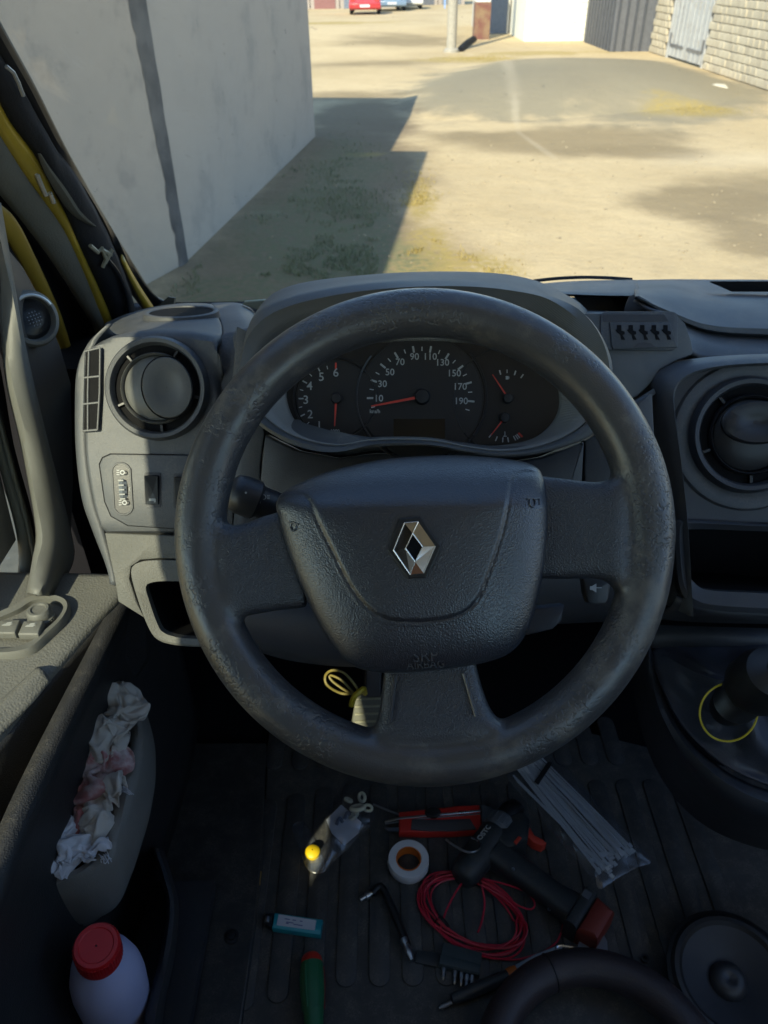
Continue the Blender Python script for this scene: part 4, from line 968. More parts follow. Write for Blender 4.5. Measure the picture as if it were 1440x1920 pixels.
# console surround with vent and cubby
KN = V((-.08, -.84, .54)).normalized(); KP = at(1390, 820, .88)
def PK(x, y, h=0): return pl(x, y, KP, KN)+KN*h
ko_ = [(1276, 1150), (1262, 980), (1248, 860), (1232, 770), (1222, 712), (1244, 684), (1300, 666), (1440, 655), (1700, 652)]
km_ = [(1282, 1150), (1270, 980), (1257, 862), (1242, 772), (1236, 718), (1258, 692), (1312, 676), (1440, 666), (1700, 663)]
ki_ = [(1292, 1150), (1282, 980), (1270, 865), (1258, 775), (1258, 732), (1280, 706), (1332, 690), (1440, 682), (1700, 679)]
obj('console_frame', loft([[PK(x, y, -.11) for x, y in ko_], [PK(x, y, -.040) for x, y in ko_], [PK(x, y, -.004) for x, y in km_], [PK(x, y, .012) for x, y in ki_], [PK(x, y, .010) for x, y in [(a+3, b+3) for a, b in ki_]], [PK(x, y, -.008) for x, y in [(a+4, b+4) for a, b in ki_]]], 70, 34), dash, dsh, solid=.003)
obj('console_face', b_slab([PK(x, y, -.012) for x, y in ki_[1:]+[(1700, 988), (1440, 980)]], KN, .010), dash_dk, dsh, smooth=False)
obj('vent_bowl', b_lathe([(.088, -.004), (.084, .002), (.078, .0035), (.068, .001), (.062, -.0015)], PK(1402, 818), KN, 72, cap=False), dash, dsh)
v2, c2_, s2 = vent(1402, 816, 112, PK, KN, (dash_dk, blk, blk), True, dsh)
obj('vent_flap', b_lathe([(.040, .0), (.040, .004), (.037, .006), (.02, .0058), (.014, .003), (.001, .0015)], c2_+KN*.013+V((.004, .006, .012)), KN+V((0, .02, .1)), 48, cap=False, sy=.62, side=V((1, 0, 0))), blk, v2)
co_ = [(1264, 985), (1285, 975), (1440, 982), (1700, 990), (1700, 1160), (1440, 1150), (1330, 1142), (1290, 1128), (1270, 1090)]
ci_ = [(1287, 1003), (1300, 992), (1440, 996), (1690, 1002), (1690, 1122), (1440, 1112), (1330, 1106), (1304, 1096), (1292, 1075)]
openbox('console_cubby', co_, ci_, PK, .13, dash_dk, blk_m, dsh, h=.008)
obj('console_chin', loft([[PK(x, y, -.002) for x, y in ((1270, 1120), (1340, 1146), (1440, 1152), (1700, 1162))], [PK(x, y, -.02) for x, y in ((1262, 1150), (1340, 1166), (1440, 1172), (1700, 1180))], [PK(x, y, -.08) for x, y in ((1250, 1185), (1340, 1192), (1440, 1195), (1700, 1200))]], 30, 10), dash_dk, dsh, solid=.004)

# passenger end of the dash, beyond the console
prof = [(1.2, .755), (.98, .80), (.90, .78), (.86, .70), (.87, .56), (.95, .42), (1.05, .36)]
xa = at(1690, 650, .95).x
obj('passenger_dash', loft([[V((x, y, z)) for y, z in prof] for x in (xa, xa+.25, 1.455)], 30, 8), dash, dsh, solid=.01)
obj('glovebox_lid', b_slab([V((x, .868-.02*(z-.56), z)) for x, z in ((xa+.08, .45+.12), (1.38, .57), (1.38, .69), (xa+.08, .69))], (0, -1, .02), .012, inset=.003), dash_dk, dsh)
# ---- gear console
gear = thing('gear_lever', 'black gear lever with ribbed collar and leather gaiter, a yellow wire round it', 'gear lever', at(1400, 1330, .95))
def atg(x, y, d): return at(x, y, d-.0005*(y-1335))
def polar(c, out, top, lift, d0, d1, nr, na, fold):
    o = c2(out, na, True); rows = []
    for i in range(nr+1):
        s = 1-i/nr
        r = []
        for j, (x, y) in enumerate(o):
            k = .14+.86*s
            X, Y = c[0]*(1-k)+x*k+(top[0]-c[0])*(1-s)**2, c[1]*(1-k)+y*k+(top[1]-c[1])*(1-s)**2
            a = 2*pi*j/na
            w_ = fold*sin(pi*s)*(sin(a*5+s*4+1)+.6*sin(a*9-s*7)+1.3*noise.noise((cos(a)*1.5, sin(a)*1.5, s*3)))
            da = min(a, 2*pi-a, abs(a-.18)); w_ -= .022*math.exp(-da/.22)*sin(pi*min(1, s*1.05))
            r.append(atg(X, Y, d0+(d1-d0)*(1-s)**1.4-lift*(1 if i == 0 else 0)+w_))
        rows.append(r)
    return rows
gout = [(1222, 1215), (1300, 1202), (1400, 1198), (1500, 1205), (1600, 1260), (1630, 1360), (1560, 1450), (1480, 1478), (1420, 1466), (1350, 1430), (1285, 1370), (1245, 1300)]
obj('gaiter', b_rows(polar((1400, 1335), gout, (1400, 1300), 0, 1.0, .90, 26, 96, .007), closed_u=True), gaiter_m, gear, solid=.003)
gb = at(1372, 1322, .91); ge = at(1475, 1240, .78)
gd = (ge-gb).normalized(); gl = (ge-gb).length
cps = [(.024, 0)]
for k in range(3): cps += [(.026, .012+k*.013), (.021, .0185+k*.013)]
obj('lever_collar', b_lathe([(.020, -.02)]+cps+[(.019, .055)], gb, gd, 32), blk, gear)
obj('lever_shaft', b_lathe([(.011, .04), (.011, gl)], gb, gd, 20), blk, gear)
obj('gear_knob', b_lathe([(.014, .055), (.030, .062), (.035, .075), (.034, .10), (.028, .12), (.012, .13), (.001, .131)], gb, gd, 36), blk, gear)
rc = at(1366, 1336, .895)
tag(obj('wire_ring', b_tube([rc+RT*cos(a)*.0325+UP*sin(a)*.0355-fw*.006*sin(a+.6)+fw*.0 for a in [2*pi*i/48 for i in range(48)]], .0013, 6, closed=True), yellow_w), 'thin yellow wire ring hanging round the gear lever', 'wire ring')
gcx = [(1212, 1196), (1228, 1300), (1275, 1390), (1345, 1455), (1420, 1492), (1500, 1505), (1640, 1470)]
gc1 = [(1196, 1200), (1214, 1320), (1262, 1420), (1340, 1500), (1430, 1545), (1530, 1555), (1700, 1520)]
gc0 = [(1224, 1208), (1242, 1302), (1284, 1378), (1350, 1438), (1424, 1476), (1500, 1486), (1620, 1455)]
gcb = [(1180, 1215), (1196, 1340), (1235, 1450), (1310, 1540), (1420, 1590), (1530, 1600), (1720, 1570)]
obj('gear_console', loft([[atg(x, y, 1.01) for x, y in gc0], [atg(x, y, .985) for x, y in gcx], [atg(x, y, 1.04) for x, y in gc1], [at(x, y, 1.14) for x, y in gcb]], 50, 26), dash_dk, dsh, solid=.004)
obj('console_back', b_rows([[at(x, y, 1.06) for x, y in ((1180, 1170), (1440, 1178), (1720, 1190))], [at(x, y, 1.05) for x, y in ((1200, 1215), (1440, 1210), (1720, 1220))]]), dash_dk, dsh, solid=.004)

# ================================================================== STALKS, PEDALS
def st(x, y, d): return at(x, y, d)
sk = thing('indicator_stalk', 'dark stalk with white lamp symbols behind the left wheel spoke', 'stalk', st(470, 940, .70))
a, b = st(438, 922, .70), st(560, 968, .72); dd = (b-a).normalized()
obj('stalk_grip', b_lathe([(.001, -.001), (.012, 0), (.0165, .004), (.0185, .012), (.0185, .026), (.0165, .028), (.0150, .030), (.0145, .056), (.010, .07), (.0095, .13)], a-dd*.004, dd, 32), M('stalk_blue', (.020, .022, .028), .4, grain=(900, .3, 'noise')), sk)
q = at(465, 905+14, .682)
def facep(x, y, r=.0192):
    """point on the near side of the stalk"""
    p0 = at(x, y, .70); r_ = D(x, y).normalized(); w0 = CAM-a; bq = r_.dot(dd); A_ = 1-bq*bq; B_ = 2*(r_.dot(w0)-bq*dd.dot(w0)); C_ = w0.dot(w0)-dd.dot(w0)**2-r*r
    ds = B_*B_-4*A_*C_
    return CAM+r_*((-B_-math.sqrt(ds))/(2*A_) if ds > 0 else -B_/(2*A_))
obj('stalk_dot', b_lathe([(.0011, 0), (.0008, .0004), (0, .0005)], facep(461, 924, .0185), -fw, 10, cap=False), white_ink, sk)
for x, y in ((477, 940), (494, 932)):
    bm = bmesh.new(); p = facep(x, y, .0150)
    b_lathe([(.0026, 0), (.0026, .0005), (.0018, .0005), (.0018, 0)], p, -fw, 14, cap=False, bm=bm)
    for j in (-1, 0, 1): b_box(p+RT*.0045+UP*j*.0014, RT*.0012, UP*.0003, fw*.0003, bm)
    obj('stalk_symbol', bm, white_ink, sk, smooth=False)
rs = thing('horn_stalk', 'dark stalk end with a white horn symbol right of the wheel hub', 'stalk', at(1112, 1108, .70))
pts = [at(x, y, .70) for x, y in ((1086, 1080), (1138, 1080), (1137, 1095), (1133, 1120), (1128, 1129), (1110, 1131), (1096, 1128), (1090, 1110))]
obj('stalk_end', b_slab(pts, -fw, .014, inset=.003), M('stalk_grey', (.040, .042, .046), .45, grain=(900, .3, 'noise')), rs)
bm = bmesh.new(); p = at(1113, 1102, .6845)
b_slab([at(x, y, .6850) for x, y in ((1106, 1099), (1110, 1099), (1118, 1094), (1118, 1111), (1110, 1106), (1106, 1106))], -fw, .0004, bm); b_box(at(1122, 1102, .6847), RT*.003, UP*.0004, fw*.0002, bm)
obj('horn_symbol', bm, grey_ink, rs, smooth=False)
obj('stalk_arm', b_tube([at(1110, 1085, .708), at(1080, 1050, .735), at(1010, 1010, .78)], .009, 10), blk, rs)
rp = thing('remote_paddle', 'grey audio control paddle showing below the airbag at the right', 'paddle', at(1010, 1160, .70))
obj('paddle', b_slab([at(x, y, .70) for x, y in ((960, 1140), (1050, 1130), (1046, 1160), (1030, 1175), (985, 1186), (950, 1180))], -fw, .016, inset=.003), M('paddle_grey', (.055, .06, .072), .45, grain=(900, .3, 'noise')), rp)
obj('paddle_arm', b_tube([at(970, 1160, .71), at(940, 1100, .75), at(900, 1050, .78)], .010, 10), blk, rp)
obj('column_lower', loft([[at(x, y, .80) for x, y in ((430, 1030), (520, 1060), (600, 1080), (700, 1090))], [at(x, y, .775) for x, y in ((440, 1140), (530, 1145), (600, 1160), (700, 1170))], [at(x, y, .80) for x, y in ((450, 1200), (530, 1222), (610, 1236), (700, 1240))], [at(x, y, .90) for x, y in ((455, 1212), (530, 1236), (610, 1248), (700, 1252))]], 24, 20), M('column_blue', (.035, .038, .05), .42, grain=(900, .4, 'noise')), dsh, solid=.004)
pd_ = thing('brake_pedal', 'ribbed rubber brake pedal showing left of the bottom spoke', 'pedal', at(690, 1330, 1.36))
pn_ = V((0, -.75, .66)).normalized(); pp0 = at(688, 1335, 1.36)
def PB(x, y, h=0): return pl(x, y, pp0, pn_)+pn_*h
obj('pedal_pad', b_slab([PB(x, y, 0) for x, y in ((668, 1300), (740, 1300), (738, 1390), (664, 1398), (660, 1350))], pn_, .012, inset=.003), M('pedal_rubber', (.13, .13, .10), .7, dust=.3), pd_)
for k in range(6):
    y = 1307+k*14; obj('pedal_rib', b_tube([PB(666, y+2, .0125), PB(738, y, .0125)], .0022, 6), M('pedal_rib_rubber', (.30, .29, .20), .6), pd_)
obj('pedal_arm', b_tube([PB(700, 1310, -.004), at(702, 1270, 1.38), at(706, 1200, 1.40), at(712, 1100, 1.42)], .013, 8, flat=.6), steel_d, pd_)
obj('pedal_arm_plate', b_box(at(700, 1275, 1.345), RT*.013, UP*.03, fw*.003), M('arm_black', (.03, .03, .034), .35), pd_, smooth=False, bevel=.002)
yc = thing('yellow_cable', 'looped yellow cable bound with a yellow tie under the column', 'cable', at(650, 1290, 1.30))
obj('loop', b_tube(cr([at(x, y, d) for x, y, d in ((668, 1300, 1.30), (640, 1300, 1.31), (614, 1285, 1.30), (610, 1268, 1.30), (622, 1257, 1.29), (645, 1262, 1.29), (668, 1288, 1.29), (672, 1300, 1.29))], 40), .0022, 6), M('cable_dull', (.24, .19, .05), .5), yc)
obj('loop', b_tube(cr([at(x, y, d) for x, y, d in ((668, 1302, 1.31), (650, 1296, 1.31), (624, 1278, 1.31), (618, 1266, 1.31), (640, 1275, 1.30), (662, 1298, 1.30))], 30), .002, 6), M('cable_dull', (.24, .19, .05), .5), yc)
obj('binding', b_tube(cr([at(x, y, d) for x, y, d in ((659, 1322, 1.29), (664, 1307, 1.28), (676, 1296, 1.28), (682, 1292, 1.29), (684, 1300, 1.31))], 16), .005, 6), yellow_w, yc)

# ================================================================== STEERING WHEEL
whl = thing('steering_wheel', 'large worn dark grey three spoke steering wheel with a chrome diamond emblem', 'steering wheel', WC)
WX = (RT - WN*RT.dot(WN)).normalized(); WY = WN.cross(WX)
def PW(x, y, h=0): return pl(x, y, WC, WN)+WN*h
RR, rr_ = .1800, .0198
rows = []
for i in range(160):
    a = 2*pi*i/160; d = WX*cos(a)+WY*sin(a)
    g = 1+.05*(math.exp(-((a-radians(172))/.32)**2)+math.exp(-((a-radians(14))/.32)**2))
    rows.append([WC+d*(RR+rr_*g*cos(b))+WN*rr_*g*1.0*sin(b) for b in [2*pi*j/28 for j in range(28)]])
wheel_bm = b_rows(rows, closed_u=True, closed_v=True)
def spoke(pairs, tn, tk, horiz):
    rows = []
    tops = cr([PW(*p[0]) for p in pairs], 26); bots = cr([PW(*p[1]) for p in pairs], 26)
    for i, (a, b) in enumerate(zip(tops, bots)):
        t = i/25; th = tn+(tk-tn)*min(1, t*1.3)-.006*max(0, t-.7)/.3; c = (a+b)/2; hx = (a-b)/2; r = []
        for j in range(32):
            q = 2*pi*j/32; e = .45
            x = abs(cos(q))**e*(1 if cos(q) > 0 else -1); z = abs(sin(q))**e*(1 if sin(q) > 0 else -1)
            r.append(c+hx*x+WN*(z*th-.004*(1-t)))
        rows.append(r)
    return b_rows(rows, closed_u=True, cap0=True, cap1=True, bm=wheel_bm)
ls = [((575, 942), (575, 1140)), ((530, 957), (530, 1144)), ((490, 969), (490, 1150)), ((458, 982), (460, 1156)), ((432, 984), (440, 1164)), ((412, 976), (424, 1185)), ((398, 945), (442, 1228))]
rs_ = [((1000, 890), (1000, 1085)), ((1050, 896), (1050, 1086)), ((1100, 903), (1100, 1085)), ((1128, 903), (1124, 1087)), ((1152, 894), (1146, 1096)), ((1168, 876), (1163, 1118)), ((1178, 850), (1176, 1150))]
bs = [((722, 1235), (890, 1225)), ((718, 1270), (897, 1262)), ((714, 1310), (908, 1300)), ((708, 1345), (922, 1333)), ((697, 1372), (942, 1356)), ((676, 1390), (968, 1370)), ((648, 1402), (1002, 1378))]
for sp3 in (ls, rs_, bs): spoke(sp3, .010, .0175, True)
wf_m = M('wheel_frame', (.050, .050, .053), .34, spec=.8, grain=(300, .9, 'pits'), wear=(26, .6, (.13, .118, .10)))
k = N(wf_m); co = k.new('ShaderNodeTexCoord').outputs['Object']; pb = k.n['Principled BSDF']
ln = k.new('ShaderNodeVectorMath', i_0=co); ln.operation = 'LENGTH'
msk = k.step(ln.outputs['Value'], .148, .168)
old = pb.inputs['Base Color'].links[0].from_socket; k.l.new(k.mix(msk, (.022, .026, .035), old), pb.inputs['Base Color'])
bpn = [q for q in k.n if q.type == 'BUMP'][0]; oh = bpn.inputs['Height'].links[0].from_socket
vo = k.new('ShaderNodeTexVoronoi', i_Vector=co, i_Scale=900); vo.feature = 'SMOOTH_F1'
k.l.new(k.math('ADD', k.math('MULTIPLY', oh, msk), k.math('MULTIPLY', vo.outputs[0], k.math('SUBTRACT', 1.15, msk))), bpn.inputs['Height'])
wo = obj('wheel_frame', wheel_bm, wf_m, whl)
q = wo.modifiers.new('union', 'REMESH'); q.mode = 'VOXEL'; q.voxel_size = .0024; q.use_smooth_shade = True
q = wo.modifiers.new('relax', 'SMOOTH'); q.factor = .5; q.iterations = 14
# ribs along the bottom spoke
for x0, x1 in (((742, 1262), (733, 1345)), ((868, 1258), (890, 1335))):
    obj('spoke_crease', b_tube([PW(*x0, .0095), PW((x0[0]+x1[0])/2, (x0[1]+x1[1])/2, .0125), PW(*x1, .0145)], .0014, 6), leather, whl)
# airbag cover
AO = [(523, 945), (532, 926), (566, 905), (620, 882), (700, 861), (775, 852), (850, 849), (920, 853), (980, 862), (1008, 874), (1019, 895), (1022, 950), (1018, 1040), (1004, 1120), (985, 1180), (955, 1218), (905, 1238), (830, 1250), (760, 1256), (705, 1255), (664, 1243), (632, 1214), (598, 1160), (568, 1095), (544, 1030), (528, 975)]
AG = cr([(x, y, 0) for x, y in [(522, 938), (545, 930), (572, 930), (590, 944), (606, 980), (634, 1036), (662, 1090), (690, 1128), (722, 1150), (770, 1157), (830, 1152), (866, 1140), (893, 1112), (914, 1060), (932, 1005), (942, 965), (951, 920), (962, 898), (980, 887), (1018, 889)]], 90)
AGp = [(p.x, p.y) for p in AG]
def gdist(x, y):
    best = 1e9; sg = 1
    for (ax, ay), (bx, by) in zip(AGp, AGp[1:]):
        vx, vy = bx-ax, by-ay; t = max(0, min(1, ((x-ax)*vx+(y-ay)*vy)/(vx*vx+vy*vy+1e-9)))
        ex, ey = x-ax-vx*t, y-ay-vy*t; q = ex*ex+ey*ey
        if q < best: best = q; sg = 1 if vx*(y-ay)-vy*(x-ax) < 0 else -1
    return math.sqrt(best), sg
def AH(s, x, y):
    d, sg = gdist(x, y)
    h = .012+.026*max(0, 1-s**3.2)**.62
    h -= .0022*math.exp(-(d/3.6)**2)
    h -= (.0020 if sg < 0 else 0)*min(1, d/8)*(1-s**6)
    t = max(0, (955-y)/105); h -= .030*t**1.6
    return h
obj('airbag_cover', star(AO, (785, 1040), PW, 80, 260, AH, skirt=.022), leather, whl)
AC = (785, 1040)
def sfrac(x, y):
    a = math.atan2(y-AC[1], x-AC[0]); o = c2(AO, 260, True)
    q = min(o, key=lambda p: abs((math.atan2(p[1]-AC[1], p[0]-AC[0])-a+pi) % (2*pi)-pi))
    return math.hypot(x-AC[0], y-AC[1])/math.hypot(q[0]-AC[0], q[1]-AC[1])
def PA(x, y, h=0): return PW(x, y, AH(sfrac(x, y), x, y)+h)
emb_n = (PA(800, 1060)-PA(760, 1060)).cross(PA(780, 1030)-PA(780, 1070)).normalized()
emb_m = M('embossing', (.040, .043, .05), .4)
text('airbag_lettering', 'SRP', .0125, PA(797, 1221, .0004), PW(60, -6)-PW(0, 0), WN, emb_m, whl, ext=.0008)
text('airbag_lettering', 'AIRBAG', .0085, PA(798, 1238, .0006), PW(60, -6)-PW(0, 0), WN, emb_m, whl, ext=.0008)
for x, y, r in ((560, 988, 0), (990, 945, 0)):
    bm = bmesh.new(); b_tube([PA(x+5.5*cos(a), y+7.5*sin(a), .0006) for a in [2*pi*i/20 for i in range(20)]], .0007, 5, closed=True, bm=bm)
    if x < 700: b_tube([PA(552, 979, .0006), PA(570, 984, .0006)], .0007, 5, bm=bm)
    else: b_tube([PA(980, 938, .0006), PA(1004, 936, .0006)], .0007, 5, bm=bm); b_tube([PA(1004, 934, .0006), PA(1004, 948, .0006)], .0006, 5, bm=bm)
    obj('horn_mark', bm, leather, whl)
# emblem: faceted diamond on a dark plate
def EZ(x, y, h): return PA(720+x/12, 960+y/12, h)
eb = [EZ(x, y, 0) for x, y in ((330, 160), (800, 100), (1290, 770), (960, 1480), (530, 1500), (80, 860))]
ec = PA(779, 1028); en = emb_n
def EP(x, y, h): return pl(720+x/12, 960+y/12, ec, en)+en*h
eb = [EP(x, y, -.002) for x, y in ((330, 150), (810, 90), (1290, 770), (960, 1480), (530, 1500), (80, 860))]
em = obj('emblem', b_slab(eb, en, .0052, inset=.0012), blk, whl, ang=20)
eo = {'A': (460, 245), 'B': (770, 220), 'C': (1150, 765), 'D': (890, 1370), 'E': (590, 1400), 'F': (215, 850)}
ei = {'a': (645, 480), 'b': (870, 780), 'c': (700, 1110), 'd': (485, 815)}
H0, H1 = .0040, .0053
def vv(k): return EP(*eo[k], H0) if k in eo else EP(*ei[k], H1)
bm = bmesh.new()
for fc in ('ABad', 'AdF', 'BCba', 'CDcb', 'DEc', 'EFdc'): bm.faces.new([bm.verts.new(vv(k)) for k in fc])
for k0, k1 in ('AB', 'BC', 'CD', 'DE', 'EF', 'FA'): bm.faces.new([bm.verts.new(p) for p in (vv(k0), vv(k1), EP(*eo[k1], .0025), EP(*eo[k0], .0025))])
for k0, k1 in ('ab', 'bc', 'cd', 'da'): bm.faces.new([bm.verts.new(p) for p in (vv(k0), vv(k1), EP(*ei[k1], .0034), EP(*ei[k0], .0034))])
obj('emblem_facet', bm, chrome, em, smooth=False)
obj('emblem_core', b_slab([EP(*ei[k], .003) for k in 'abcd'], en, .0012), blk_m, em, smooth=False)
edge_m = M('chrome_edge', (.85, .87, .9), .25, 1)
for path in ('FA', 'AB', 'Bad', 'ab', 'bcE', 'dc', 'FE', 'CD'):
    obj('emblem_edge', b_tube([vv(k)+en*.0002 for k in path], .00042, 6), edge_m, em)

# ================================================================== CAB FLOOR
mat_o = [onz(x, y, -.010) for x, y in ((505, 1395), (1100, 1380), (1460, 1470), (1800, 1560), (1900, 1990), (1400, 2100), (380, 2100), (452, 1930), (474, 1770), (492, 1620))]
fm = thing('floor_mat', 'dusty black ribbed rubber mat covering the cab floor', 'floor mat', (.1, .6, 0))
obj('mat_sheet', b_slab(mat_o, (0, 0, 1), .012), rubber, fm, smooth=False, bevel=.002)
ribx = [(onz(629, 1480, 0).x, onz(629, 1480, 0).y, onz(575, 1850, 0).y)]
xs_ = [onz(523, 1840, .004).x+i*.0487 for i in range(-1, 15)]
yT, yB = onz(683, 1470, 0).y, onz(655, 1853, 0).y
rp_m = M('rib_rubber', (.046, .047, .049), .55, grain=(500, .5, 'noise'), dust=.4)
def stadium(L, w_, h, bm=None):
    pts = [V((w_*cos(a), (L/2-w_)*(1 if sin(a) >= 0 else -1)+w_*sin(a), 0)) for a in [2*pi*i/28+.001 for i in range(28)]]
    return b_slab(pts, (0, 0, 1), h, bm=bm, inset=.0018)
first = None
for i, x in enumerate(xs_):
    top, bot = yT, yB
    if i < 3: top = yT-.05*(3-i)*.4
    loc = V((x, (top+bot)/2, .002))-fm.location
    if first is None:
        b_ = stadium(yT-yB, .0158, .0035); bmesh.ops.translate(b_, verts=b_.verts, vec=fm.location)
        first = obj('mat_rib', b_, rp_m, fm); first.location = loc
    else: dup(first, fm, loc)
# raised studs band further forward
first = None
for i in range(14):
    loc = V((xs_[0]+i*.0487, yT+.085, .002))-fm.location
    if first is None:
        b_ = stadium(.11, .0158, .0035); bmesh.ops.translate(b_, verts=b_.verts, vec=fm.location)
        first = obj('mat_rib', b_, rp_m, fm); first.location = loc
    else: dup(first, fm, loc)
Z0 = .0056
def FZ(x, y, h=0): p = onz(x, y, Z0); p.z += h; return p
def fz_slab(pts, h0, t, inset=0): return b_slab([FZ(x, y, h0) for x, y in pts], (0, 0, 1), t, inset=inset)
# utility knife
kn = thing('utility_knife', 'red and grey retractable utility knife lying on the ribbed mat', 'utility knife', FZ(830, 1545))
obj('body', fz_slab(((748, 1532), (800, 1527), (860, 1520), (898, 1519), (904, 1567), (850, 1570), (800, 1571), (748, 1570)), .001, .016, .004), red_pl, kn)
obj('grip', fz_slab(((772, 1547), (830, 1548), (880, 1546), (892, 1566), (850, 1569), (800, 1569), (770, 1567)), .0085, .0105, .002), M('grip_grey', (.06, .055, .06), .6), kn)
obj('end_cap', fz_slab(((900, 1520), (920, 1523), (932, 1535), (934, 1550), (928, 1562), (905, 1568)), .001, .0175, .004), grey_pl, kn)
obj('blade_rail', b_tube([FZ(722, 1547, .010), FZ(750, 1545, .0175), FZ(900, 1531, .0175)], .0022, 6, flat=.7), steel, kn)
obj('blade_rail', b_tube([FZ(722, 1551, .010), FZ(790, 1546, .0178), FZ(900, 1537, .0178)], .0013, 6), steel_d, kn)
obj('blade_tip', fz_slab(((722, 1558), (750, 1557), (750, 1564), (728, 1564)), .006, .003), steel, kn)
obj('slider', b_lathe([(.0125, 0), (.0125, .005), (.010, .0075), (.001, .008)], FZ(811, 1536, .016), (0, 0, 1), 24, sx=1.1, sy=.8), blk, kn)
sh = obj('thin_rod', b_tube([FZ(700, 1512, .006), FZ(752, 1533, .006)], .0022, 6), steel_d)
tag(sh, 'thin steel rod between the clip bag and the red knife', 'rod')
# tape
tp_ = thing('tape_roll', 'roll of white tape with an orange core lying flat', 'tape roll', FZ(766, 1618))
tc = FZ(766, 1622)
obj('tape', b_lathe([(.0205, .001), (.0318, 0), (.033, .002), (.033, .019), (.032, .0205), (.0215, .0205), (.0205, .0195)], tc, (0, 0, 1), 64, cap=False), M('tape_white', (.62, .63, .66), .6, grain=(900, .4, 'noise'), var=(30, .3, (.52, .53, .56))), tp_)
obj('core', b_lathe([(.0204, .0008), (.0204, .0203), (.0188, .0203), (.0188, .0008)], tc, (0, 0, 1), 48, cap=False), orange_pl, tp_)
obj('tape_end', b_slab([tc+V((-.0334, -.002, .002)), tc+V((-.0334, -.008, .002)), tc+V((-.0334, -.008, .019)), tc+V((-.0334, -.002, .019))], (-1, .1, 0), .0006), white_pl, tp_, smooth=False)
# coil of red wire
cw = thing('wire_coil', 'coil of thin red wire tied with black thread', 'wire coil', FZ(885, 1715))
path = []
rnd = random.Random(3)
turns = 9
for k in range(turns*40):
    a = 2*pi*k/40; tn = k/40; j = int(tn)
    rx = 92+8*sin(j*2.4)+5*sin(a*1+j); ry = 66+7*cos(j*1.7)+4*sin(a*2+j*2)
    cx = 885+9*sin(j*3.1+.4); cy_ = 1716+7*cos(j*2.3)
    X = cx+rx*cos(a)*1.0+ry*.22*sin(a); Y = cy_+ry*sin(a)+rx*.22*cos(a)
    path.append(FZ(X, Y, .0028+.0016*j*(.5+.5*sin(a*1.5+j))+.003*abs(sin(a+j*.7))))
obj('wire', b_tube(path, .00155, 6), red_wire, cw)
lo_ = [(905, 1655), (945, 1665), (985, 1680), (1001, 1700), (995, 1712), (972, 1706), (950, 1690)]
obj('wire_loop', b_tube(cr([FZ(x, y, .012) for x, y in lo_], 30), .0014, 6), red_wire, cw)
obj('wire_strand', b_tube(cr([FZ(x, y, h) for x, y, h in ((890, 1650, .012), (865, 1665, .014), (840, 1705, .010), (828, 1740, .012), (824, 1752, .01))], 24), .0015, 6), red_wire, cw)
obj('wire_strand', b_tube(cr([FZ(x, y, h) for x, y, h in ((903, 1668, .012), (908, 1700, .008), (902, 1735, .008), (895, 1755, .012))], 20), .0015, 6), red_wire, cw)
obj('wire_tail', b_tube(cr([FZ(x, y, .004) for x, y in ((900, 1795), (960, 1802), (1010, 1790), (1040, 1772), (1052, 1750), (1056, 1730))], 24), .0014, 6), red_wire, cw)
for x, y, a in ((888, 1657, .9), (828, 1740, .2)):
    obj('tie_thread', b_tube(cr([FZ(x-14, y-8, .004), FZ(x-4, y-9, .018), FZ(x+8, y+4, .019), FZ(x+16, y+10, .004)], 14), .0026, 6), blk, cw)
# cordless drill on its side
dr = thing('cordless_drill', 'dark cordless drill with red trigger and red battery lying on its side', 'drill', FZ(985, 1610))
zc = .027
a = onz(862, 1650, zc); b = onz(972, 1508, zc); dd = (b-a).normalized(); Ld = (b-a).length
r_ = .0255
obj('body', b_lathe([(.001, 0), (.015, .001), (.021, .006), (.0245, .018), (r_, .04), (r_, Ld*.50), (.027, Ld*.56), (.024, Ld*.60), (.001, Ld*.605)], a, dd, 40), tool_dk, dr)
obj('clutch_ring', b_lathe([(.024, Ld*.60), (.0265, Ld*.62), (.0265, Ld*.74), (.024, Ld*.76), (.001, Ld*.765)], a, dd, 40), grey_pl, dr)
obj('chuck', b_lathe([(.021, Ld*.765), (.0215, Ld*.80), (.020, Ld*.90), (.014, Ld*.98), (.008, Ld), (.001, Ld)], a, dd, 32), blk, dr)
bm = bmesh.new()
s1_ = dd.cross(V((0, 0, 1))).normalized()
for k in range(18):
    q = 2*pi*k/18; e = s1_*cos(q)+V((0, 0, 1))*sin(q); b_box(a+dd*Ld*.68+e*.0265, dd*Ld*.05, e*.0012, dd.cross(e)*.0018, bm)
obj('clutch_rib', bm, grey_pl, dr, smooth=False)
hs = []
for t, w_, th, (x, y) in ((0, .024, .022, (928, 1600)), (.2, .022, .021, (958, 1622)), (.45, .0205, .019, (1000, 1652)), (.7, .021, .0195, (1040, 1682)), (1, .025, .022, (1075, 1706))):
    c = onz(x, y, zc); hd = (onz(1075, 1706, zc)-onz(928, 1600, zc)).normalized(); e = hd.cross(V((0, 0, 1)))
    hs.append([c+e*w_*(abs(cos(q))**.7*(1 if cos(q) > 0 else -1))+V((0, 0, 1))*th*(abs(sin(q))**.7*(1 if sin(q) > 0 else -1)) for q in [2*pi*i/28 for i in range(28)]])
obj('handle', b_rows([[h for h in r] for r in zip(*[cr([r[i] for r in hs], 20) for i in range(28)])], closed_u=True, cap0=True, cap1=True), tool_dk, dr)
c = onz(1083, 1714, zc); e = hd.cross(V((0, 0, 1)))
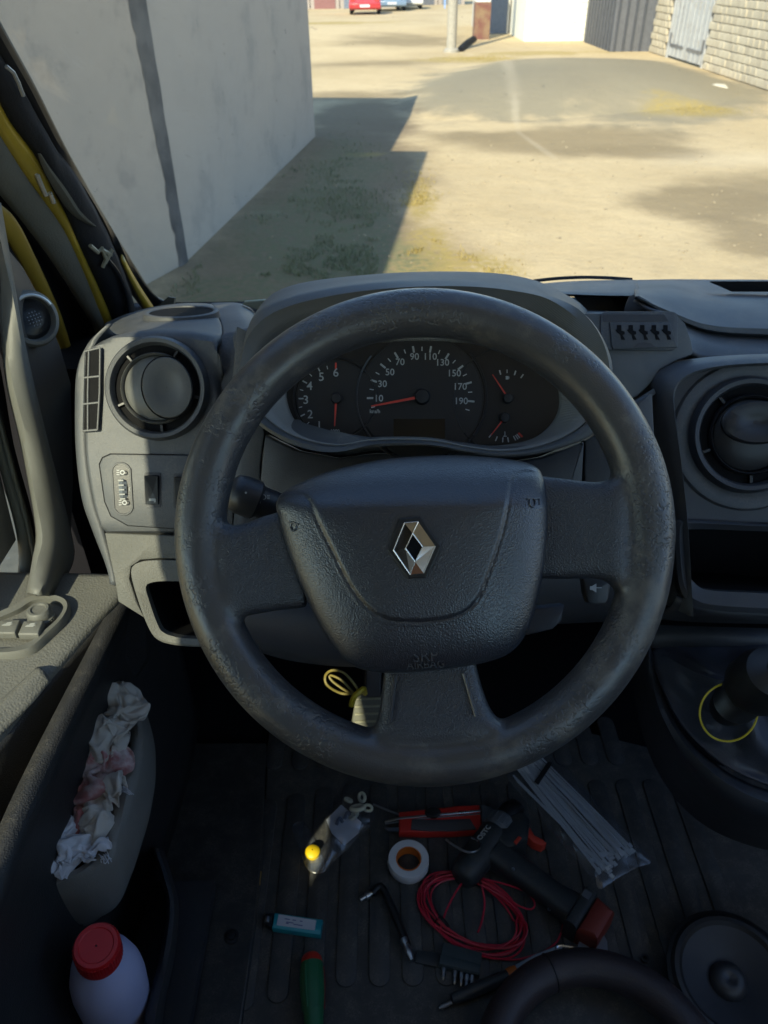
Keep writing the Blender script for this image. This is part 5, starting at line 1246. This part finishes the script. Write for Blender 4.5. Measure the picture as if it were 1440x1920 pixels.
obj('battery_seat', b_slab([c+e*.032-hd*.008-V((0, 0, .026)), c+e*.032+hd*.012-V((0, 0, .026)), c-e*.034+hd*.012-V((0, 0, .026)), c-e*.034-hd*.008-V((0, 0, .026))], (0, 0, 1), .052, inset=.006), tool_dk, dr)
c = c+hd*.028
obj('battery', b_slab([c+e*.030-hd*.016-V((0, 0, .026)), c+e*.026+hd*.016-V((0, 0, .026)), c-e*.028+hd*.016-V((0, 0, .026)), c-e*.032-hd*.016-V((0, 0, .026))], (0, 0, 1), .050, inset=.010), M('battery_red', (.20, .03, .02), .5), dr)
obj('battery_latch', b_slab([c+e*q*.028+hd*w_+V((0, 0, .0265)) for q, w_ in ((-.5, -.034), (-.5, -.022), (-.95, -.022), (-.95, -.034))], (0, 0, 1), .002), grey_pl, dr, smooth=False)
tg = [(982, 1556), (992, 1564), (1000, 1578), (1016, 1586), (1022, 1592), (1014, 1598), (998, 1592), (985, 1580), (978, 1566)]
obj('trigger', b_slab([onz(x, y, zc-.009) for x, y in tg], (0, 0, 1), .020, inset=.003), M('trigger_red', (.55, .05, .03), .45), dr)
obj('direction_button', b_slab([onz(x, y, zc+.0225) for x, y in ((963, 1580), (972, 1569), (978, 1573), (968, 1585))], (0, 0, 1), .0035, inset=.001), M('trigger_red', (.55, .05, .03), .45), dr)
obj('trigger_collar', b_slab([onz(x, y, zc-.018) for x, y in ((935, 1560), (975, 1545), (990, 1562), (985, 1600), (950, 1615), (930, 1600))], (0, 0, 1), .041, inset=.006), tool_dk, dr)
tn_ = (V((0, 0, 1))*.94-s1_*.34).normalized() if s1_.x > 0 else (V((0, 0, 1))*.94+s1_*.34).normalized()
tm_ = a+dd*Ld*.46
text('maker_lettering', 'OSTO', .0125, tm_+tn_*(r_+.0003), dd, tn_, grey_ink, dr, ext=.0004, bold=.0003)
for x, y in ((962, 1655-25), (1030, 1705), (955, 1556)):
    obj('screw', b_lathe([(.003, 0), (.0028, .001), (.001, .0008)], onz(x, y, zc+.021 if y != 1705 else zc-.0), (0, 0, 1), 12, cap=False), steel, dr)
obj('wire_hook', b_tube(cr([onz(x, y, z) for x, y, z in ((836, 1574, .05), (856, 1588, .054), (878, 1598, .058), (894, 1595, .058), (900, 1585, .056), (896, 1576, .053), (884, 1571, .050))], 30), .0019, 8), steel, dr)
# bag of cable ties
bg_ = thing('cable_tie_bag', 'clear plastic bag full of white cable ties beside the drill', 'bag', FZ(1080, 1540))
d0 = FZ(985, 1428); d1 = FZ(1150, 1610); td = (d1-d0).normalized(); ts_ = td.cross(V((0, 0, 1)))
rb = random.Random(5)
fl_ = None
for k in range(34):
    off = (-20+k*1.22)*.001*1.5; L = rb.uniform(.92, 1.03); lay = rb.uniform(.002, .010)
    sa = d0+ts_*(off*.85)+V((0, 0, lay)); sb = d0+(d1-d0)*L+ts_*(off*1.25+rb.uniform(-.003, .003))+V((0, 0, lay*.8))
    bm = bmesh.new(); mdp = sa.lerp(sb, .5)+V((0, 0, rb.uniform(0, .003)))+ts_*rb.uniform(-.002, .002)
    b_tube([sa, mdp, sb], .0016, 4, bm=bm, flat=.5); q = (sb-mdp).normalized(); b_box(sb+q*.003, q*.0035, q.cross(V((0, 0, 1)))*.0032, V((0, 0, .0018)), bm)
    obj('cable_tie', bm, tie_m, bg_, smooth=False)
for k in range(5):
    sa = FZ(962+k*2, 1456+k*3, .004); sb = FZ(1118+k*7+rb.uniform(-3, 3), 1628+k*6-rb.uniform(0, 12), .004)
    bm = bmesh.new(); b_tube([sa, sa.lerp(sb, .5)+V((0, 0, .002)), sb], .0017, 4, bm=bm, flat=.5); q = (sb-sa).normalized(); b_box(sb, q*.0035, q.cross(V((0, 0, 1)))*.0032, V((0, 0, .0018)), bm)
    obj('cable_tie', bm, tie_m, bg_, smooth=False)
obj('strap', b_slab([FZ(x, y, .0125) for x, y in ((1000, 1474), (1026, 1436), (1034, 1440), (1008, 1480))], (0, 0, 1), .001), blk, bg_, smooth=False)
bag_o = [(948, 1450), (985, 1420), (1036, 1412), (1090, 1470), (1150, 1536), (1219, 1610), (1198, 1626), (1160, 1646), (1124, 1668), (1112, 1650), (1060, 1590), (1000, 1520)]
def puff(s, x, y): return .014*(1-s**4)+.0022*noise.noise((x*.05, y*.02, 1))*(1-s**6)+.0012*noise.noise((x*.12, y*.1, 4))
obj('film', star(bag_o, (1085, 1540), FZ, 22, 90, lambda s, x, y: puff(s, x, y)+.0012, skirt=0), film, bg_)
# clip bag with white rings
cbg = thing('clip_bag', 'small clear bag of white plastic rings and a paper card', 'bag', FZ(650, 1550))
obj('card', fz_slab(((612, 1540), (640, 1512), (678, 1545), (672, 1565), (646, 1588), (622, 1565)), .004, .0012), paper, cbg, smooth=False)
wr = M('ring_white', (.62, .62, .48), .45)
for x, y, rx, tl_ in ((654, 1507, .0065, .2), (679, 1502, .008, .7), (671, 1522, .011, .35), (664, 1536, .008, .5), (690, 1522, .007, .9)):
    c = FZ(x, y, .011); n_ = V((cos(tl_*5)*.5, sin(tl_*5)*.5, .8)).normalized(); ax_, s_, t_ = basis(n_)
    obj('ring', b_tube([c+(s_*cos(q)+t_*sin(q)*.7)*rx for q in [2*pi*i/28 for i in range(28)]], rx*.36, 8, closed=True), wr, cbg)
for x, y in ((637, 1545), (652, 1534)):
    obj('clip', b_tube(cr([FZ(x-6, y+6, .007), FZ(x, y-5, .010), FZ(x+6, y+2, .008)], 10), .003, 6), M('clip_grey', (.16, .18, .24), .4), cbg)
cbo = [(608, 1530), (622, 1500), (650, 1478), (668, 1474), (690, 1494), (703, 1522), (698, 1545), (672, 1570), (640, 1604), (600, 1638), (582, 1625), (604, 1590), (612, 1560)]
obj('film', star(cbo, (654, 1540), FZ, 18, 70, lambda s, x, y: .016*(1-s**3)+.004*noise.noise((x*.06, y*.06, 2))*(1-s**5)+.001, skirt=0), film, cbg)
# clear scrap with a yellow round plug on it
fs = [(548, 1552), (572, 1545), (596, 1590), (612, 1632), (594, 1640), (575, 1630), (562, 1596)]
tag(obj('plastic_scrap', star(fs, (580, 1595), FZ, 8, 40, lambda s, x, y: .003+.004*noise.noise((x*.08, y*.08, 6))*(1-s**4), skirt=0), film, solid=.0004), 'clear scrap of plastic under the yellow plug', 'plastic scrap')
tag(obj('yellow_plug', b_lathe([(.011, 0), (.0125, .004), (.012, .009), (.008, .0125), (.001, .0135)], FZ(587, 1604, .004), (0, 0, 1), 32, cap=False), M('plug_yellow', (.80, .55, .01), .45)), 'round yellow plastic plug on the mat ribs', 'plug')
# cranked wrench
cwk = thing('cranked_wrench', 'black cranked wrench with bright steel ends', 'wrench', FZ(735, 1735))
obj('bar', b_tube(cr([FZ(x, y, .010) for x, y in ((698, 1682), (708, 1670), (718, 1672), (732, 1702), (748, 1740), (764, 1778))], 40), .0058, 10), blk, cwk)
a = FZ(704, 1676, .010); b = FZ(672, 1694, .008); e_ = (b-a).normalized()
obj('steel_end', b_lathe([(.004, 0), (.004, .010), (.0062, .0105), (.0062, .017), (.0035, .018), (.0032, .027), (.001, .0275)], a, e_, 16), steel, cwk)
a = FZ(757, 1766, .010); b = FZ(772, 1806, .009)
obj('steel_end', b_lathe([(.0065, 0), (.0068, .006), (.005, .012), (.0062, .016), (.0062, .024), (.0045, .028), (.004, (b-a).length), (.001, (b-a).length+.001)], a, (b-a), 16), steel, cwk)
# lighter
lg = thing('lighter', 'turquoise lighter with a white label sticker', 'lighter', FZ(552, 1740))
obj('tank', fz_slab(((516, 1717), (606, 1730), (602, 1761), (511, 1747)), .0, .012, .004), teal_pl, lg)
obj('sticker', fz_slab(((524, 1722), (594, 1733), (591, 1752), (520, 1742)), .0122, .0004), paper, lg, smooth=False)
bm = bmesh.new(); ld = (FZ(594, 1733)-FZ(524, 1722)).normalized(); le_ = V((0, 0, 1)).cross(ld)
for k, (x, y, l) in enumerate(((540, 1731, .006), (553, 1733, .004), (566, 1735, .003), (545, 1737.5, .008), (560, 1742, .010), (540, 1739, .003))): b_box(FZ(x, y, .0128), ld*l*.7, le_*.0007, V((0, 0, .0001)), bm)
obj('sticker_print', bm, M('print_blue', (.12, .15, .32), .6), lg, smooth=False)
obj('head', fz_slab(((500, 1718), (514, 1718), (510, 1746), (497, 1740)), .001, .0105, .003), blk, lg)
obj('spark_wheel', b_lathe([(.004, -.004), (.0045, 0), (.004, .004)], FZ(503, 1731, .011), (0, 0, 1) and (ld.y, -ld.x, 0), 16), steel, lg)
# screwdriver
sd_ = thing('screwdriver', 'screwdriver with a green handle and red butt', 'screwdriver', FZ(588, 1850))
a = FZ(585, 1796, .014); b = FZ(592, 1990, .014); e_ = (b-a).normalized()
obj('butt', b_lathe([(.001, 0), (.010, .001), (.0145, .006), (.0160, .014)], a, e_, 28), red_pl, sd_)
obj('grip', b_lathe([(.0160, .014), (.0172, .030), (.0170, .055), (.0135, .085), (.0120, .11), (.015, .122), (.001, .123)], a, e_, 28), green_pl, sd_)
for k in range(6):
    q = 2*pi*k/6; ax_, s_, t_ = basis(e_); d_ = s_*cos(q)+t_*sin(q)
    obj('grip_flute', b_tube([a+e_*.02+d_*.0155, a+e_*.04+d_*.0163, a+e_*.075+d_*.0140], .0022, 6), red_dk if k in (2, 3) else green_pl, sd_)
obj('shaft', b_lathe([(.003, .12), (.003, .22), (.001, .221)], a, e_, 12), steel, sd_)
# bit holder
bh = thing('bit_holder', 'small dark green bit case with five steel bits', 'bit case', FZ(865, 1805))
obj('case', fz_slab(((830, 1773), (903, 1793), (898, 1836), (822, 1816)), 0, .013, .002), M('case_green', (.032, .048, .052), .5, dust=.2), bh)
obj('case_step', fz_slab(((826, 1797), (900, 1817), (898, 1834), (823, 1815)), .0135, .0015, .0005), M('case_green', (.032, .048, .052), .5), bh)
for x, y, l in ((832, 1822, 24), (853, 1830, 20), (865, 1833, 20), (875, 1837, 18), (885, 1838, 14)):
    obj('bit', b_lathe([(.0034, 0), (.0034, .008), (.0024, .009), (.0024, .015), (.001, .018)], FZ(x, y-6, .006), FZ(x-1, y+l)-FZ(x, y), 6), steel, bh, smooth=False)
tag(obj('plastic_flap', fz_slab(((782, 1783), (828, 1790), (824, 1816), (778, 1806)), 0, .004, .001), M('flap_dark', (.03, .034, .036), .55)), 'dark flat plastic flap next to the green bit case', 'flap')
tag(obj('drill_bit', b_lathe([(.001, 0), (.0032, .004), (.0032, .03), (.0045, .031), (.0045, .046), (.001, .047)], FZ(823, 1893, .005), FZ(872, 1870)-FZ(823, 1893), 12), steel_d), 'short steel bit lying below the bit case', 'drill bit')
# scraper with hook and round blade
hk = thing('hook_scraper', 'dark handled steel tool with an orange ring, a hook and a round blade', 'hand tool', FZ(1000, 1810))
a = FZ(820, 1892, .012); b = FZ(958, 1834, .012); e_ = (b-a).normalized(); Lh = (b-a).length
obj('handle', b_lathe([(.001, .02), (.007, .022), (.0095, .05), (.009, Lh*.8), (.008, Lh-.006)], a, e_, 20), tool_dk, hk)
obj('ring', b_lathe([(.0095, Lh-.006), (.010, Lh), (.0095, Lh+.008), (.001, Lh+.0085)], a, e_, 24), orange_pl, hk)
obj('ferrule', b_rows([[p+q for q in (V((0, .009*k, -.003)), V((0, -.007*k, -.003)), V((0, -.007*k, .003)), V((0, .009*k, .003)))] for p, k in ((FZ(966, 1830, .013), 1), (FZ(1005, 1811, .014), 1.1), (FZ(1040, 1794, .015), .8), (FZ(1052, 1789, .015), .5))], closed_u=True, cap0=True, cap1=True), steel_d, hk, smooth=False, bevel=.001)
obj('hook', b_tube(cr([FZ(x, y, .016) for x, y in ((1042, 1800), (1040, 1788), (1046, 1783), (1060, 1784), (1085, 1790), (1105, 1794))], 24), .0028, 8), steel, hk)
bl1 = [(1080, 1788), (1086, 1762), (1098, 1740), (1106, 1738), (1104, 1765), (1102, 1793)]
bl2 = [(1112, 1741), (1126, 1752), (1136, 1772), (1138, 1796), (1112, 1796), (1114, 1768)]
obj('blade', fz_slab(bl1, .010, .002), steel_d, hk, smooth=False)
obj('blade', fz_slab(bl2, .010, .002), steel_d, hk, smooth=False)
obj('blade_joint', fz_slab(((1103, 1742), (1113, 1742), (1114, 1795), (1102, 1792)), .009, .002), blk, hk, smooth=False)
# small brass pin and a bright strip by the mat's edge
tag(obj('brass_pin', b_tube([FZ(488, 1637, .004), FZ(485, 1662, .004)], .0028, 8), brass), 'small brass pin standing at the edge of the sill trim', 'pin')
tag(obj('metal_strip', b_tube([FZ(474, 1716, .004), FZ(468, 1756, .004)], .003, 6, flat=.5), M('strip_metal', (.6, .58, .48), .4, .5)), 'thin bright metal strip beside the sill bolt', 'strip')
tag(obj('round_nut', b_lathe([(.006, 0), (.006, .004), (.003, .004), (.003, 0)], FZ(1208, 1800, .003), (0, 0, 1), 20, cap=False), blk), 'black round grommet on the mat left of the loudspeaker', 'grommet')
# loose loudspeaker
sp_ = thing('loudspeaker', 'loose black round loudspeaker lying face up on the floor', 'loudspeaker', onz(1372, 1832, .02))
sc_ = onz(1372, 1832, .035); sn = V((-.05, -.12, 1)).normalized()
obj('basket', b_lathe([(.05, -.034), (.08, -.006), (.088, -.004), (.088, .002), (.083, .004)], sc_, sn, 64, cap=False), blk, sp_)
obj('surround', b_lathe([(.083, .0035), (.078, .008), (.072, .008), (.067, .003)], sc_, sn, 64, cap=False), M('surround_rubber', (.02, .02, .022), .45), sp_)
obj('cone', b_lathe([(.067, .003), (.050, -.006), (.034, -.015), (.024, -.020)], sc_, sn, 64, cap=False), M('cone_paper', (.035, .038, .046), .6, grain=(600, .3, 'noise')), sp_)
obj('dust_cap', b_lathe([(.026, -.018), (.024, -.012), (.016, -.006), (.008, -.006), (.004, -.0085), (.001, -.009)], sc_, sn, 48, cap=False), M('cap_paper', (.03, .032, .037), .4), sp_)
# padded hoop near the camera
hoop = thing('padded_hoop', 'dark brown padded hoop with a seam at the lower edge of the view', 'hoop', (.30, .37, .02))
hc = onz(1135, 2035, .05); HR = .142
bm = b_tube([hc+V((cos(q)*HR, sin(q)*HR*.98, .0)) for q in [2*pi*i/90 for i in range(90)]], .0245, 20, closed=True)
obj('tube', bm, brown_v, hoop)
qa = math.atan2((onz(1050, 1850, .06)-hc).y, (onz(1050, 1850, .06)-hc).x)
ce = hc+V((cos(qa)*HR, sin(qa)*HR*.98, 0)); ee = V((cos(qa), sin(qa), 0))
obj('seam', b_tube([ce+(ee*cos(q)+V((0, 0, 1))*sin(q))*.0247 for q in [2*pi*i/24 for i in range(24)]], .0012, 6, closed=True), blk, hoop)

# ---- bottle and rags in the door
bt = thing('bottle', 'pale blue plastic bottle with a red screw cap in the door bin', 'bottle', onz(195, 1850, .05))
ctop = at(180, 1772, .80); zt = ctop.z
bc = V((ctop.x, ctop.y, 0)); bax = V((.13, -.10, 1)).normalized(); base = bc-bax*(0)+V((.0, .0, 0)); base = ctop-bax*.235
obj('jar', b_lathe([(.028, 0), (.037, .004), (.040, .02), (.041, .12), (.0395, .145), (.034, .175), (.025, .195), (.0225, .205), (.0225, .212)], base, bax, 48, sx=1.0), blue_pl, bt)
obj('cap', b_lathe([(.0238, .203), (.0240, .205), (.0236, .232), (.022, .2345), (.018, .2345), (.017, .2335), (.001, .2333)], base, bax, 56, cap=False), M('cap_red', (.50, .012, .015), .45), bt)
bm = bmesh.new(); ax_, s_, t_ = basis(bax)
for k in range(44):
    q = 2*pi*k/44; e = s_*cos(q)+t_*sin(q); b_box(base+bax*.218+e*.0239, bax*.0125, e*.0005, bax.cross(e)*.0008, bm)
obj('cap_rib', bm, M('cap_red', (.50, .012, .015), .45), bt, smooth=False)
def rag_mat(name, base_c, stain_c, amt, thr):
    m = M(name, base_c, .9, grain=(700, .6, 'weave'), sheen=.2); k = N(m); b = k.n['Principled BSDF']
    co = k.new('ShaderNodeTexCoord').outputs['Object']
    old = b.inputs['Base Color'].links[0].from_socket
    f = k.math('MULTIPLY', k.step(k.noise(co, 16, 5, .6), thr, thr+.14), amt)
    k.l.new(k.mix(f, old, stain_c), b.inputs['Base Color'])
    return m
rag_a = rag_mat('rag_cream', (.70, .65, .58), (.30, .20, .13), .5, .56)
rag_r = rag_mat('rag_stained', (.68, .57, .55), (.40, .085, .08), .85, .42)
rag_w = rag_mat('rag_white', (.70, .71, .76), (.5, .42, .34), .4, .6)
def rag(mat, path, wd, seed, amp, par, z0, z1, na=70, nb=34):
    P = cr([onz(x, y, z0+(z1-z0)*i/(len(path)-1)) for i, (x, y) in enumerate(path)], na)
    rows = []
    for i, p in enumerate(P):
        t = (P[min(i+1, na-1)]-P[max(i-1, 0)]).normalized(); sd = t.cross(V((0, 0, 1))).normalized()
        wdd = wd*(.75+.35*noise.noise((i*.12, seed, 0)))*(1 if 4 < i < na-5 else .7); r = []
        for j in range(nb):
            u = j/(nb-1)*2-1
            a = u*2.0
            q = p+sd*sin(a)*wdd+V((0, 0, cos(a)*wdd*.7))
            nn = V((noise.noise((i*.10+seed, u*1.7, 0)), noise.noise((i*.10, u*1.7+seed, 5)), noise.noise((i*.10, u*1.7, 9+seed))))
            n2_ = V((noise.noise((i*.26+seed, u*3.4, 2)), noise.noise((i*.26, u*3.4+seed, 7)), noise.noise((i*.26, u*3.4, 3+seed))))
            rid = abs(noise.noise((i*.27+seed, u*3.3, 11)))
            r.append(q+nn*amp+n2_*amp*.28+V((0, 0, .4*amp-rid*amp*1.2)))
        rows.append(r)
    return obj('cloth', b_rows(rows), mat, par, solid=.001, sub=1, ang=180)
def fringe(pts, par, mat, seed):
    r = random.Random(seed); bm = bmesh.new()
    for x, y, z, dx_, dy_ in pts:
        for k in range(9):
            a = onz(x+r.uniform(-8, 8), y+r.uniform(-6, 6), z); b = onz(x+dx_+r.uniform(-10, 10), y+dy_+r.uniform(-8, 8), z+r.uniform(-.004, .006))
            b_tube([a, a.lerp(b, .5)+V((0, 0, .003)), b], .0005, 4, bm=bm)
    obj('loose_thread', bm, mat, par)
rg1 = thing('rag', 'cream rag stuffed at the front of the door pocket', 'rag', onz(200, 1350, .40))
rag(rag_a, [(160, 1320), (190, 1308), (224, 1312), (236, 1340), (215, 1372), (196, 1390), (222, 1396)], .031, 2, .016, rg1, .435, .425)
rg1b = obj('cloth', star([(165, 1392), (190, 1362), (214, 1372), (232, 1380), (230, 1410), (206, 1428), (176, 1420)], (198, 1395), lambda x, y, h: onz(x, y, .42)+V((0, 0, h)), 14, 60, lambda s, x, y: .02*(1-s)+.014*noise.noise((x*.06, y*.06, 3)), skirt=.01), rag_a, rg1, ang=180)
fringe([(156, 1355, .425, -6, 12), (160, 1370, .42, -2, 12)], rg1, rag_a, 1)
rg2 = thing('rag', 'crumpled rag with red stains in the middle of the door pocket', 'rag', onz(170, 1460, .38))
rag(rag_r, [(150, 1412), (168, 1424), (205, 1428), (188, 1450), (158, 1456), (180, 1474), (205, 1470), (170, 1492), (140, 1505), (150, 1535), (170, 1552)], .029, 9, .015, rg2, .42, .385, 90)
rag(rag_a, [(232, 1482), (205, 1486), (190, 1500), (182, 1530), (178, 1560), (172, 1576)], .023, 21, .012, rg2, .415, .385, 50)
fringe([(228, 1480, .412, 14, 4)], rg2, rag_w, 4)
rg3 = thing('rag', 'white frayed rag hanging over the near end of the door pocket', 'rag', onz(140, 1600, .36))
rag(rag_w, [(96, 1572), (120, 1560), (140, 1572), (128, 1600), (92, 1622), (72, 1634)], .026, 33, .014, rg3, .39, .38, 60)
rag(rag_w, [(112, 1612), (150, 1596), (172, 1588), (192, 1606)], .014, 41, .012, rg3, .39, .385, 40)
fringe([(90, 1566, .385, -8, 0), (68, 1634, .38, -6, 6), (192, 1606, .385, 8, 6)], rg3, rag_w, 8)
obj('loose_thread', b_tube(cr([onz(x, y, .385) for x, y in ((175, 1590), (186, 1578), (198, 1592), (204, 1608), (196, 1620), (194, 1608))], 24), .0006, 5), rag_w, rg3)

# ---- driver's seat (behind the view); height and brown chosen to warm the emblem's reflection
seat = thing('driver_seat', 'brown cloth driver seat behind the view', 'seat', (0, -.3, 0))
obj('cushion', b_slab([V((x, y, .26)) for x, y in rrect(.02, -.28, .25, .25, .06)], (0, 0, 1), .14, inset=.03), seat_m, seat)
obj('backrest', b_slab([V((x, -.60-.12*(z-.4), z)) for x, z in rrect(.02, .72, .24, .34, .08)], (0, .99, .12), .12, inset=.03), seat_m, seat)
obj('headrest', b_slab([V((x, -.74-.06*(z-1.1), z)) for x, z in rrect(.02, 1.20, .13, .11, .05)], (0, .99, .1), .09, inset=.025), seat_m, seat)
obj('seat_base', b_ab((-.18, -.5, 0), (.22, -.08, .258)), blk_m, seat, smooth=False)
